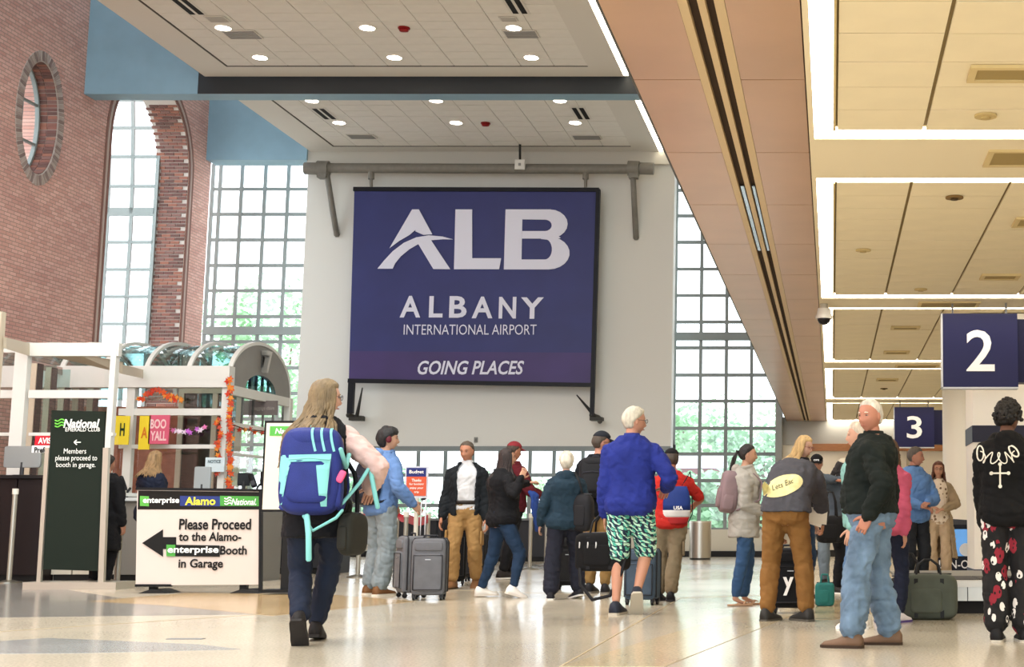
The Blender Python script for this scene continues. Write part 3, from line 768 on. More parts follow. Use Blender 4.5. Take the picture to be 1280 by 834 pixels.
    q = Matrix.Rotation(hy, 3, 'Z') @ Matrix.Rotation(tw, 3, 'Z') @ Matrix.Rotation(-hp_, 3, 'X') @ Matrix.Rotation(hr, 3, 'Y')
    hs = 1.0 if not female else .96
    hc = nb + upv*.098 + V((0, .022, .012)).lerp(q @ V((0, .03, .04)), .6)
    HM = Matrix.Translation(hc) @ q.to_4x4() @ Matrix.Scale(hs*1.0, 4)
    if top is not None: s *= max(.93, min(1.1, 1.765/(hc.z+.124)))
    # ---- body: one mesh
    mb = MB(); torso(mb, -.006, bl=bulk*.97)
    arm(mb, shR, elR, wrR, 0); arm(mb, shL, elL, wrL, 0); [leg(mb, a_, b_, c_, -.013 if (bot and bot.get('len', 1) >= 1) else -.003) for a_, b_, c_ in ((hipR, knR, anR), (hipL, knL, anL))]
    mb.tube([cN-uN*.06, cN, hc-q@V((0, .015, .06))], [.066 if not female else .052, .056 if not female else .047, .052 if not female else .045], 14)
    for an, f in ((anR, rf), (anL, lf)):
        a = R(f[3]); p = R(f[4]); dv = V((sin(a)*cos(p), cos(a)*cos(p), -sin(p)))
        mb.tube([an, an+dv*.05-V((0,0,.035)), an+dv*.13-V((0,0,.056))], [.034, .024, .016], 10)
    T(mb)
    body = fuse('body', mb, SK, body_voxel, 3, t)
    hv, hf = headgrid(female); ex = MB(); ex.add([HM @ v for v in hv], hf, 0, True)
    for sx in (1, -1):
        e = MB().sup((sx*.073, -.008, -.005), (.018, .034, .058), .9, 10, 8); ex.add([HM @ v for v in e.v], e.f, 0, True)
    for wr, el, sd, cu in ((wrR, elR, 1, rcurl), (wrL, elL, -1, lcurl)):
        d = (wr-el).normalized(); nrm = V((-sd, 0, 0)) if abs(d.z) > .6 else V((-sd*.3, 0, -1)) if palm is None else V(palm)
        sv = V((0, 1, 0)) if abs(d.z) > .6 else V((-sd, 0, .3))
        hand(ex, wr-d*.012, d, nrm, sv, cu, .93 if female else 1.05)
    T(ex)
    bm = bmesh.new(); bm.from_mesh(body.data); tmp = ex.mesh('x', SK); bm.from_mesh(tmp); bmesh.ops.recalc_face_normals(bm, faces=bm.faces)
    bm.to_mesh(body.data); bm.free()
    for p_ in body.data.polygons: p_.use_smooth = True
    # ---- face
    def hb(mb): mb.xf(HM); return T(mb)
    for sx in (1, -1):
        eo = obj('eye', hb(MB().sup((sx*.030, .0755, .007), (.022, .016, .0085), .9, 10, 8)), plain('8d8279', .4), t)
        obj('iris', hb(MB().sup((sx*.030, .0815, .007), (.0105, .008, .0095), 1, 8, 6)), plain('2b1d16', .2), eo)
    hcx = (hair or {}).get('col', '4a3a2c')
    for sx in (1, -1): obj('eyebrow', hb(MB().tube([(sx*.014, .088, .024), (sx*.030, .088, .029), (sx*.045, .078, .025)], [.003, .0035, .002], 6)), plain(hcx, .8), t)
    e = MB().tube([(-.022, .083, -.067), (-.008, .0925, -.066), (.008, .0925, -.066), (.022, .083, -.067)], [.002, .005, .005, .002], 6, flat=(1, .8))
    obj('lips', hb(e), plain('b0675c' if female else 'a56a5c', .5), t)
    # ---- trousers / shorts
    if bot:
        mb = MB(); inf = bot.get('infl', .012)
        torso(mb, min(inf, .010), lo=-.12, hi=bot.get('waist', .10), bl=bulk)
        for hp, kn, an in ((hipR, knR, anR), (hipL, knL, anL)): leg(mb, hp, kn, an, inf, upto=bot.get('len', 1), flare=bot.get('flare', 0))
        T(mb); tr = fuse(bot.get('name', 'trousers'), mb, bot.get('mat') or cloth(bot['col'], var=bot.get('var', .12)), .013*s if s > .8 else .012, 3, t, fold=bot.get('fold', .010), ffreq=8, seed=seed)
        if bot.get('pockets'):
            for kk, nn, sx in ((knR, hipR, 1), (knL, hipL, -1)):
                c = lp(nn, kk, .72)+V((sx*.088, 0, 0)); obj('cargo_pocket', T(MB().sup(c, (.03, .15, .17), .3)), cloth(bot['pockets']), t)
    if belt:
        c, u, r, fw = spine(.09); bel = belly*.9
        A = .158*bulk*(.92 if female else 1)+.022; B = .108*bulk+.024+bel*.4
        mb = MB(); mb.loft([sring(c+fw*bel*.4+u*dz, r, fw, A+w_, B+w_, 28, .85) for dz, w_ in ((-.022, -.02), (-.022, 0), (.022, 0), (.022, -.02))])
        bo = obj('belt', T(mb), plain(belt, .4), t)
    # ---- top garments
    TOP = {}
    def garment(g, key):
        mb = MB(); inf = g.get('infl', .016)
        torso(mb, g.get('tinf', inf), lo=g.get('hem', -.12), hi=g.get('neck', .57), gap=g.get('gap'), flare=g.get('flare', 0))
        sl = g.get('sleeve', 1)
        if sl: 
            arm(mb, shR, elR, wrR, inf*.85, upto=sl, cuff=g.get('cuff', 0)); arm(mb, shL, elL, wrL, inf*.85, upto=sl, cuff=g.get('cuff', 0))
        T(mb)
        o = fuse(g.get('name', 'jumper'), mb, g.get('mat') or cloth(g['col'], var=g.get('var', .12)), .0125, 3, t, fold=g.get('fold', .011), ffreq=7, seed=seed+4)
        TOP[key] = o; return o
    if top_: garment(top_, 'top')
    if jacket: garment(jacket, 'jacket')
    if hood:
        c, u, r, fw = spine(.53)
        mb = MB(); pts = []
        for k in range(13):
            a = 2*pi*k/12
            pts.append(c + r*(sin(a)*.092) + fw*(cos(a)*.085-.02) + u*(.015+.018*cos(a)))
        mb.tube(pts, [.032]*13, 10)
        mb.sup(c-fw*.105-u*.02, (.20, .11, .17), .8)
        T(mb); fuse('hood', mb, cloth(hood), .011, 3, t, fold=.006, ffreq=12, seed=seed)
    if collar:
        c, u, r, fw = spine(.555); mb = MB(); ri = []
        for dz, q_ in ((-.02, .078), (.035, .066), (.035, .058), (-.02, .066)):
            ri.append(sring(c+u*dz-fw*.004, r, fw, q_*(.88 if female else 1), q_*1.08*(.88 if female else 1), 24, 1))
        mb.loft(ri+[ri[0]]); mb.f = mb.f[:-2]; mb.m = mb.m[:-2]; mb.sm = mb.sm[:-2]
        obj('collar', T(mb), cloth(collar), t)
    # ---- shoes
    for an, f, nm in ((anR, rf, 'shoe'), (anL, lf, 'shoe')):
        M = Matrix.Translation(an) @ Matrix.Rotation(-R(f[3]), 4, 'Z') @ Matrix.Rotation(-R(f[4]), 4, 'X')
        k = .93 if female else 1.03
        # sections: y, half width, top z, (sole at -.085)
        sec = [(-.078, .028, -.012), (-.058, .042, .025), (0, .046, .03), (.045, .047, .005), (.10, .053, -.022), (.15, .052, -.034), (.19, .042, -.042), (.212, .024, -.058)]
        if shoe[0] == 'sandal':
            so_ = MB(); 
            rings = [[V((sin(a)*w_*1.02, y, 0)) for a in (0,)] for y, w_, z_ in sec]
            rg = []
            for y, w_, z_ in sec: rg.append([V((-w_*k, y*k, -.083)), V((w_*k, y*k, -.083)), V((w_*k, y*k, -.066)), V((-w_*k, y*k, -.066))])
            so_.loft(rg); so_.xf(M); a_ = obj('shoe', T(so_), plain(shoe[1], .6), t)
            st = MB(); st.tube([(-.042, .09, -.07), (0, .12, -.035), (.042, .09, -.07)], .008, 6, flat=(1.6, .5)); st.tube([(0, .12, -.035), (0, .16, -.05)], .006, 6)
            st.xf(M); obj('strap', T(st), plain(shoe[1], .6), a_); continue
        up = MB(); rg = []
        for y, w_, zt in sec:
            w_ *= k; y *= k; zb_ = -.072; h = zt-zb_
            rg.append([V((-w_, y, zb_)), V((-w_*1.03, y, zb_+h*.35)), V((-w_*.8, y, zb_+h*.8)), V((-w_*.35, y, zt)), V((w_*.35, y, zt)), V((w_*.8, y, zb_+h*.8)), V((w_*1.03, y, zb_+h*.35)), V((w_, y, zb_))])
        up.loft(rg); up.xf(M); so_ = MB(); rg = []
        for y, w_, zt in sec:
            w_ = w_*k+.004; y = y*k*1.03
            rg.append([V((-w_, y, -.085)), V((w_, y, -.085)), V((w_, y, -.066)), V((-w_, y, -.066))])
        so_.loft(rg, smooth=False); so_.xf(M)
        a_ = obj(nm, T(up), plain(shoe[0], .6), t)
        obj('sole', T(so_), plain(shoe[1], .7), a_)
    # ---- hair
    if hair:
        k = hair.get('kind', 'short'); HC = mat('hair_'+hair['col'], tuple(c*.75 for c in hexc(hair['col'])), .6, bump=.8, bscale=140, stretch=(1, 1, .25), var=.3, vscale=30)
        if k != 'none':
            th = hair.get('th', .012); line = hair.get('line', .066); back = hair.get('back', -.065)
            gv, gf = headgrid(female, 40, 30); mb = MB(); vs = []
            for v in gv:
                y0, z0 = v.y, v.z
                f = (y0+.02)/.09   # 0 back .. 1 front
                edge = back if y0 < -.03 else (-.012 + (line+.012)*min(1, max(0, (y0+.03)/.085)) if y0 < .055 else line)
                if k in ('long', 'bob') and y0 < .03: edge = -.09
                m_ = max(0, min(1, (z0-edge)/.02+.5))
                n_ = v.normalized(); nz = noise.noise(V((v.x*40, v.y*40, v.z*14+seed)))
                ofs = (th + th*.45*nz + (.012 if k == 'curly' else 0)*noise.noise(v*70)*1.6)
                vs.append(v + n_*(ofs*m_ - .014*(1-m_)) + V((0, -.004, .004))*m_)
            mb.add(vs, gf, 0, True); rnd = random.Random(seed)
            if k == 'curly':
                for _ in range(230):
                    a = rnd.uniform(0, 2*pi); b = rnd.uniform(-.2, pi/2); d = V((cos(b)*sin(a)*.088, cos(b)*cos(a)*.105, sin(b)*.125))
                    if d.y > .05 and d.z < .06: continue
                    mb.sup(d*rnd.uniform(.98, 1.16), (.03, .03, .03), 1, 7, 5)
            if k in ('long', 'bob', 'pony'):
                L0 = hair.get('len', .3); nst = hair.get('n', 110)
                for i in range(nst):
                    if k == 'pony': break
                    a = pi + rnd.uniform(-1.95, 1.95)*(1 if rnd.random() < .8 else .6); r0 = 1.02
                    x0_, y0_ = sin(a)*.078, cos(a)*.094
                    pts = [V((x0_*.75, y0_*.75, .085)), V((x0_*1.03, y0_*1.03, .03)), V((x0_*1.08, y0_*1.08, -.03))]
                    L = L0*rnd.uniform(.72, 1.05); m = 7; ph = rnd.uniform(0, 6); am = hair.get('wave', .008)
                    for j in range(1, m+1):
                        f = j/m; sp = 1.08 + hair.get('spread', .25)*f
                        dr = min(.10, max(0, L*f-.10)*.75)*(1 if k == 'long' else .2); rn = V((x0_, y0_, 0)).normalized(); pts.append(V((x0_*sp+am*sin(ph+f*9)*1.2+rn.x*dr, y0_*(1.08+ .12*f)-.012*f+am*cos(ph+f*8)+rn.y*dr, -.03-L*f)))
                    mb.tube(pts, [.012, .015, .014]+[.013-.009*(j/m)**2 for j in range(1, m+1)], 5)
                if k == 'pony':
                    for i in range(26):
                        ph = rnd.uniform(0, 6.3); rr = rnd.uniform(0, .02); pts = [V((0, -.085, .03)), V((cos(ph)*rr, -.13, .03+sin(ph)*rr))]
                        for j in range(1, 7): f = j/6; pts.append(V((cos(ph)*rr*(1+f)+.006*sin(f*7+ph), -.135-.045*sin(f*2.2)+sin(ph)*rr, .02-L0*f*rnd.uniform(.85, 1.0))))
                        mb.tube(pts, [.01, .012, .012, .012, .011, .010, .007, .003], 5)
            mb.xf(HM)
            o = obj('hair', T(mb), HC, t)
    if hat:
        mb = MB(); gv, gf = headgrid(False, 28, 20); vs = []
        for v in gv:
            m_ = 1 if v.z > .038 else 0
            vs.append(v+v.normalized()*(.020 if m_ else -.02) + V((0, 0, .006*m_)))
        mb.add(vs, gf, 0, True); mb.xf(HM)
        back = hat.get('backwards', False); sg = -1 if back else 1
        ho = obj('cap', T(mb), cloth(hat['col']), t)
        vz = MB(); ri = []
        for i in range(9):
            a = -1.15+2.3*i/8; p0 = V((sin(a)*.072, .088*cos(a)*.95+.012, .045)); p1 = V((sin(a)*.080, .088+.075*max(0, cos(a*1.3))**.6, .030-.012*abs(sin(a))))
            ri.append([p0, p1, p1+V((0,0,.006)), p0+V((0,0,.008))])
        vz.loft(ri); vz.v = [V((q_.x, q_.y*sg, q_.z)) for q_ in vz.v]; vz.xf(HM)
        obj('visor', T(vz), cloth(hat.get('visor', hat['col'])), ho)
        if hat.get('mark'):
            mk = MB(); put_text(mk, hat['mark'], (0, .119, .066), .075, .022, (-1,0,0), (0,-.25,1), bold=.03); mk.xf(HM); obj('cap_lettering', T(mk), plain(hat.get('mcol', 'e8e8e8'), .6), ho)
    if glasses:
        mb = MB()
        for sx in (1, -1):
            c = V((sx*.031, .100, .006)); mb.tube([c+V((cos(2*pi*k/14)*.022, 0, sin(2*pi*k/14)*.017)) for k in range(15)], .0022, 5)
            mb.tube([c+V((sx*.022, 0, .006)), V((sx*.076, .06, .008)), V((sx*.080, -.01, .006))], .0022, 5)
        mb.tube([(-.009, .102, .010), (.009, .102, .010)], .0022, 5)
        mb.xf(HM); obj('glasses', T(mb), plain(glasses, .3), t)
    t['_s'] = s
    info = dict(t=t, s=s, loc=loc_, pos=pos, Y=Y, spine=spine, T=T, top=TOP.get('jacket') or TOP.get('top'), wrR=wrR, wrL=wrL, elR=elR, elL=elL, pel=pel, HM=HM, shR=shR, shL=shL, hc=hc)
    PEOPLE.append(info)
    return info
PEOPLE = []
def wpt(inf, p):
    # local body point -> world
    t = inf['t']; a = t.rotation_euler.z; q = V(p)*inf['s']
    return V((t.location.x+q.x*cos(a)-q.y*sin(a), t.location.y+q.x*sin(a)+q.y*cos(a), t.location.z+q.z))
def decal(name, mb, target, inf, origin, ax, ay, dirn, m, off=.003, cutn=0):
    # mb holds flat geometry in (x, y) metres; projected on the garment and kept as thin print
    bm = bmesh.new()
    for q_ in (target if isinstance(target, list) else [target]): bm.from_mesh(q_.data)
    tree = BVHTree.FromBMesh(bm); bm.free()
    target = target[0] if isinstance(target, list) else target
    me = mb.mesh(name, m); b2 = bmesh.new(); b2.from_mesh(me)
    bmesh.ops.triangulate(b2, faces=b2.faces)
    if cutn: bmesh.ops.subdivide_edges(b2, edges=b2.edges, cuts=cutn, use_grid_fill=True)
    o, ax, ay, dn = V(origin), V(ax).normalized(), V(ay).normalized(), V(dirn).normalized()
    for v in b2.verts:
        p = (o + ax*v.co.x + ay*v.co.y)
        hit = tree.ray_cast(p - dn*.6, dn, 1.2)
        v.co = (hit[0] - dn*off) if hit[0] is not None else p
    b2.to_mesh(me); b2.free()
    return link(name, me, target)
# ================================================================= THE PEOPLE IN THE HALL
def pattern_mat(name, base, cols, scale, thr, stretch=(1,1,1), warp=.5, kind='noise'):
    m = mat(name, base, .85); nt = m.node_tree; b = nt.nodes['Principled BSDF']; prev = None
    tc = nt.nodes.new('ShaderNodeTexCoord'); last = None
    for i, c in enumerate(cols):
        mp = nt.nodes.new('ShaderNodeMapping'); mp.inputs['Scale'].default_value = stretch; mp.inputs['Location'].default_value = (i*3.3, i*1.9, i*2.7); mp.inputs['Rotation'].default_value = (.3*i, .5*i, .4*i)
        nt.links.new(tc.outputs['Object'], mp.inputs[0])
        if kind == 'noise':
            n = nt.nodes.new('ShaderNodeTexNoise'); n.inputs['Scale'].default_value = scale[i]; n.inputs['Detail'].default_value = 1; n.inputs['Distortion'].default_value = warp
            nt.links.new(mp.outputs[0], n.inputs[0]); src = n.outputs[0]; gt = 'GREATER_THAN'
        elif kind == 'wave':
            n = nt.nodes.new('ShaderNodeTexWave'); n.inputs['Scale'].default_value = scale[i]; n.inputs['Distortion'].default_value = warp; n.inputs['Detail'].default_value = 1; n.inputs['Detail Scale'].default_value = 1.4
            nt.links.new(mp.outputs[0], n.inputs[0]); src = n.outputs[0 if 'Color' not in n.outputs else 'Color']; gt = 'GREATER_THAN'
        else:
            n = nt.nodes.new('ShaderNodeTexVoronoi'); n.inputs['Scale'].default_value = scale[i]; nt.links.new(mp.outputs[0], n.inputs[0]); src = n.outputs['Distance']; gt = 'LESS_THAN'
        c_ = nt.nodes.new('ShaderNodeMath'); c_.operation = gt; c_.inputs[1].default_value = thr[i]; nt.links.new(src, c_.inputs[0])
        mx = nt.nodes.new('ShaderNodeMixRGB'); mx.inputs[2].default_value = (*c, 1)
        if last is None: mx.inputs[1].default_value = (*base, 1)
        else: nt.links.new(last.outputs[0], mx.inputs[1])
        nt.links.new(c_.outputs[0], mx.inputs[0]); last = mx
    nt.links.new(last.outputs[0], b.inputs['Base Color'])
    return m
FLORAL = pattern_mat('floral_shorts', hexc('12223a'), [hexc('4fae98'), hexc('bfe6cd'), hexc('12223a')], [5, 7, 9], [.52, .66, .82], warp=6, kind='wave')
PYJ = pattern_mat('patterned_trousers', hexc('0f0e10'), [hexc('8e1f30'), hexc('e6e2dc'), hexc('0f0e10')], [9, 13, 34], [.34, .30, .30], kind='vor', stretch=(1, 1, .62))
BLOUSE = pattern_mat('spotted_blouse', hexc('e3d5c2'), [hexc('7a6248')], [14], [.28], kind='vor')

# 1 nearest woman with the blue backpack
w1 = person('long-haired woman walking away wearing a blue backpack and black vest', 396, foot=806, top=473, yaw=12, female=True, bulk=1.08, head=(-66, 4, 0),
    lf=(-.09, -.12, .08, 4, 48), rf=(-.05, .32, .02, 0, 6), rh=(.27, .18, .98), lh=(-.17, .22, .97), lpole=(-.1, -1, 0), rpole=(.7, -.8, 0), skin='d9a890',
    bot=dict(col='232c40', infl=.014, flare=.012), top_=dict(col='f0cdc6', infl=.036, tinf=.012, name='pink_sleeves', cuff=.008, fold=.014), jacket=dict(col='15151a', infl=.034, sleeve=0, name='vest', hem=-.2),
    hair=dict(kind='long', col='86704f', len=.46, n=190, wave=.018, spread=.5, th=.016), glasses='35302c', shoe=('201d1d', '2a2726'), seed=3)
w2 = person('dark-haired traveller in light blue sweatshirt and grey jeans beside grey suitcase', 476, foot=744, top=535, yaw=-36, bulk=1.0, head=(-30, 0, 0), lean=3,
    lf=('px', 463, 741, 0, 8, 0), rf=('px', 484, 746, 0, -10, 0), rh=('px', 517, 632, -.1), lh=(-.2, .2, .95), skin='c99a7e',
    bot=dict(col='8d989c', infl=.038, flare=.018, fold=.014), top_=dict(col='6a8cc0', infl=.034, name='sweatshirt'), hood='6a8cc0', hair=dict(col='151316', th=.03, line=.045, back=-.08), shoe=('6e4a2c', 'cfc6b6'), seed=5)
w3 = person('grey-haired man in black jacket, white shirt and khaki cargo trousers', 578, foot=736, top=552, yaw=184, bulk=1.05, head=(-14, 10, 0),
    rf=('px', 568, 739, 0, 12, 0), lf=('px', 590, 733, .03, -4, 22), rh=(.26, .05, .82), lh=(-.26, .02, .80), skin='c78a6c',
    bot=dict(col='b58d58', infl=.028, flare=.006, pockets='b08852'), top_=dict(col='eeeef0', infl=.012, sleeve=.5, name='shirt', hem=0), jacket=dict(col='1c2126', infl=.038, gap=24, name='jacket', hem=-.08),
    hair=dict(col='5c4e40', line=.078), belt='241c18', collar='eeeef0', shoe=('7a5638', '4a3a2a'), seed=8)
w4 = person('dark-haired woman in black top and blue jeans, white slip-on shoes', 631, foot=747, top=560, yaw=-60, female=True, bulk=1.28, head=(-8, 0, 0),
    lf=('px', 603, 744, 0, 0, 0), rf=('px', 650, 748, .03, 0, 18), rh=('px', 652, 598, -.22), lh=('px', 660, 606, .1), skin='d6a184', rpole=(.2, -.6, -1),
    bot=dict(col='243a55', infl=.012), top_=dict(col='131317', infl=.03, name='jumper'), hair=dict(kind='long', col='2a1a17', len=.36, n=130, th=.014), shoe=('e9e2da', 'd9cfc4'), seed=11)
w5 = person('man in red cap and maroon jacket behind the black-topped woman', 641, foot=724, top=553, yaw=-35, head=(-10, 5, 0), bulk=1.12,
    rf=('px', 634, 725, 0, 0, 0), rh=(.24, .25, 1.05), skin='c08468', bot=dict(col='18181c', infl=.02), top_=dict(col='661c26', infl=.036, name='jacket'), hat=dict(col='a03840'), hair=dict(col='4a3a30'), seed=13)
w6 = person('white-haired woman in dark teal hooded jacket carrying a black shoulder bag', 702, foot=749, top=565, yaw=14, female=True, bulk=1.25, head=(0, 2, 0),
    lf=('px', 691, 752, 0, 4, 0), rf=('px', 719, 745, .02, -28, 12), rh=(.27, .04, .84), lh=(-.27, .05, .86), skin='d6a890',
    bot=dict(col='252734', infl=.034, flare=.02), top_=dict(col='233a4a', infl=.032, name='hooded_jacket'), hood='233a4a', hair=dict(kind='short', col='e6dfcd', th=.026, back=-.085), shoe=('24242a', 'dcd9d2'), seed=17)
w7 = person('man in dark cap, black jacket and tan trousers with black backpack', 744, foot=742, top=540, yaw=-2, bulk=1.12, head=(-58, 4, 0),
    rf=('px', 757, 742, 0, -6, 0), lf=('px', 736, 740, 0, 6, 0), rh=(.27, .06, .84), skin='c98f78',
    bot=dict(col='b08d57', infl=.022), top_=dict(col='161a22', infl=.034, name='jacket'), hat=dict(col='2b2f38'), hair=dict(col='55483c'), glasses='2a2a2c', shoe=('26262a', '8a867e'), seed=19)
w8 = person('white-haired man in royal blue pullover and green palm-leaf shorts', 790, foot=767, top=510, yaw=-2, bulk=1.14, head=(-56, 4, 0), body_voxel=.012,
    lf=('px', 774, 772, 0, 6, 0), rf=('px', 799, 771, .09, -12, 50), rh=('px', 832, 612, .05), lh=('px', 757, 646, -.05), rpole=(.5, -1, 0), skin='d69c80',
    bot=dict(col='205050', mat=FLORAL, infl=.036, len=.52, name='shorts', flare=.01), top_=dict(col='28368f', infl=.036, name='pullover'), collar='28368f', hair=dict(col='dcd4c0', th=.016, back=-.07), glasses='3a3330', shoe=('262a36', 'b8b0a0'), seed=23)
w9 = person('man in red polo shirt and black cap with drawstring bag on his back', 846, foot=751, top=562, yaw=4, bulk=1.1, head=(8, 2, 0), body_voxel=.014,
    lf=('px', 824, 751, 0, 8, 0), rf=('px', 840, 753, 0, -2, 0), rh=('px', 866, 634, .28), rpole=(1, -.5, -.3), skin='bb7d62',
    bot=dict(col='95866c', infl=.03, flare=.008, pockets='8c7d64'), top_=dict(col='cf2f28', infl=.03, sleeve=.5, name='polo_shirt'), hat=dict(col='17171a'), hair=dict(col='4a3d33'), shoe=('1f2024', '35353a'), seed=29)
w10 = person('dark ponytailed woman in pale grey hoodie with mauve backpack', 937, foot=757, top=555, yaw=-78, female=True, bulk=1.1, head=(-4, 2, 0), body_voxel=.014,
    lf=('px', 934, 755, 0, 0, 0), rf=('px', 925, 760, 0, -6, 0), rh=('px', 957, 642, -.1), lh=('px', 957, 640, .1), skin='d2a084',
    bot=dict(col='3c5d86', infl=.014), top_=dict(col='bdb9b0', infl=.036, name='hoodie', hem=-.2), hood='b8b3a9', hair=dict(kind='pony', col='1d1817', len=.42, th=.012), shoe=('sandal', 'b08a6c'), seed=31)
w11 = person('blonde woman in glasses and dark top behind the bending man', 1001, foot=751, top=544, yaw=-112, female=True, head=(-4, 18, 0), skin='e0b29a',
    bot=dict(col='2c3f5a', infl=.014), top_=dict(col='1d1d24', infl=.03, name='cardigan'), hair=dict(kind='long', col='d2b077', len=.30, n=120, spread=.4), glasses='8a4a4a', seed=37)
w12 = person('bending man in charcoal sweatshirt with cream oval print and tan trousers', 984, foot=775, H=1.80, yaw=-6, bulk=1.15, lean=20, side=9, curve=62, head=(10, 60, 0), pelvis=(0, -.12, .92),
    lf=('px', 961, 778, 0, 18, 0), rf=('px', 1009, 778, 0, -40, 0), rh=('px', 1028, 655, .5), lh=('px', 975, 668, .5), rpole=(1, -.2, .4), lpole=(-1, -.2, .2), skin='c08a6c',
    bot=dict(col='8f6534', infl=.024, flare=.008), top_=dict(col='53535a', infl=.040, name='sweatshirt', hem=.0), belt='2c211a', hair=dict(col='5a3a28'), shoe=('2e2c2a', '55514a'), seed=41)
w13 = person('man in black lettered cap and pale top beyond the bending man', 1021, foot=733, top=569, yaw=172, head=(6, 10, 0), skin='c58f76',
    bot=dict(col='7d8a94', infl=.026), top_=dict(col='c9c0b4', infl=.03, name='jumper'), hat=dict(col='19191c', mark='OPS'), hair=dict(col='3a2f28'), shoe=('28221e', '3a322c'), seed=43)
w14 = person('person in cream and navy cap holding a black tote bag', 1051, foot=742, top=574, yaw=-120, head=(20, 20, 0), bulk=1.05, rh=('px', 1045, 602, -.25), lh=('px', 1060, 604, -.2), skin='b87a60',
    bot=dict(col='1b1b20', infl=.024), top_=dict(col='5c6773', infl=.034, name='jumper'), hat=dict(col='e2d9c2', visor='23283a'), hair=dict(kind='bob', col='1d1817', len=.12, n=80), seed=47)
w15 = person('woman in aqua top and blue jeans half hidden by old man', 1077, foot=785, top=528, yaw=80, female=True, bulk=1.1, head=(6, 0, 0), skin='dba98f',
    bot=dict(col='5d7ea6', infl=.02), top_=dict(col='93c9c3', infl=.036, name='jumper', hem=-.15), hair=dict(col='e8d9c4', th=.02), shoe=('d8d4cc', 'e8e6e0'), seed=53)
w16 = person('old white-haired man in dark green jacket and faded blue jeans', 1092, foot=808, top=500, yaw=76, bulk=1.2, belly=.06, head=(64, 4, 0), lean=-1, body_voxel=.018,
    lf=('px', 1056, 815, 0, 6, 0), rf=('px', 1106, 806, 0, -8, 0), lh=('px', 1084, 650, -.24), rh=(.22, .02, .83), lpole=(-.5, -1, 0), lcurl=1.1, skin='d08f76',
    bot=dict(col='7690aa', infl=.036, flare=.016, fold=.018, var=.3, waist=.17), top_=dict(col='17201d', infl=.040, name='jacket', hem=.0, fold=.014), belt='7a4228', collar='17201d', hair=dict(col='ece6d8', th=.012, line=.078), shoe=('6e5644', '3c2e24'), seed=59)
w17 = person('person in bright pink hoodie behind the old man', 1112, foot=778, top=548, yaw=-24, female=True, bulk=1.1, rh=('px', 1131, 670, -.1), skin='d9a58c',
    bot=dict(col='232a40', infl=.018), top_=dict(col='dd6686', infl=.038, name='hoodie', hem=-.15), hair=dict(kind='bob', col='6a4a34', len=.15), shoe=('e2dfe6', '5a4a8a'), seed=61)
w18 = person('grey-haired man in blue quarter-zip shirt with arms folded by carousel', 1143, Y=18.2, top=559, yaw=-150, head=(48, 4, 0), bulk=1.15, rh=(.05, .25, 1.02), lh=(-.02, .27, 1.06), skin='c58b72', rpole=(1, -.4, -.3), lpole=(-1, -.4, -.3),
    bot=dict(col='26292f', infl=.022), top_=dict(col='6a93cc', infl=.032, name='pullover'), collar='23314d', hair=dict(col='5f574f', line=.065), seed=67)
w19 = person('woman in long beige cardigan and cream trousers standing behind the carousel', 1174, Y=21.0, top=577, yaw=176, female=True, head=(4, 0, 0), rh=(.1, .24, 1.08), lh=(-.06, .26, 1.05), rpole=(1, -.5, 0), lpole=(-1, -.5, 0), skin='dba78c',
    bot=dict(col='d6bd9c', infl=.026, flare=.012), top_=dict(col='e3d5c2', mat=BLOUSE, infl=.014, name='blouse', sleeve=.3), jacket=dict(col='bda88a', infl=.034, gap=34, name='cardigan', hem=-.6, flare=.02, neck=.54),
    hair=dict(kind='bob', col='6e3f2c', len=.16, n=120, th=.018), glasses='4a3a34', seed=71)
w20 = person('curly-haired person in black printed hoodie and patterned pyjama trousers', 1262, foot=800, top=503, yaw=-4, bulk=1.05, head=(-30, 4, 0), lh=('px', 1234, 657, .1), rh=(.26, .1, .9), lpole=(-1, -.7, 0), skin='7a5340',
    lf=('px', 1243, 802, 0, 6, 0), rf=('px', 1277, 802, 0, -6, 0), bot=dict(col='111111', mat=PYJ, infl=.034, flare=.02), top_=dict(col='101012', infl=.046, name='hoodie', cuff=.02), hood='121214',
    hair=dict(kind='curly', col='17120f', th=.02, line=.06), shoe=('1c1c1e', 'c9c3b6'), seed=73)
w21 = person('blonde woman in navy jacket at the rental counter', 184, Y=20.0, top=563, yaw=-38, female=True, head=(20, 8, 0), bulk=1.1, rh=(.1, .35, 1.0), skin='d9a68c',
    bot=dict(col='1d1f28', infl=.014), top_=dict(col='1c2338', infl=.034, name='jacket'), hair=dict(kind='long', col='9c7c54', len=.24, n=110, spread=.1), seed=79)
w22 = person('person in black coat mostly hidden by the tall green sign', 126, Y=19.3, H=1.76, yaw=-10, bulk=1.2, top_=dict(col='141418', infl=.045, name='coat', hem=-.45), bot=dict(col='17171b', infl=.02), hair=dict(col='2a221c'), skin='c08a70', seed=83)

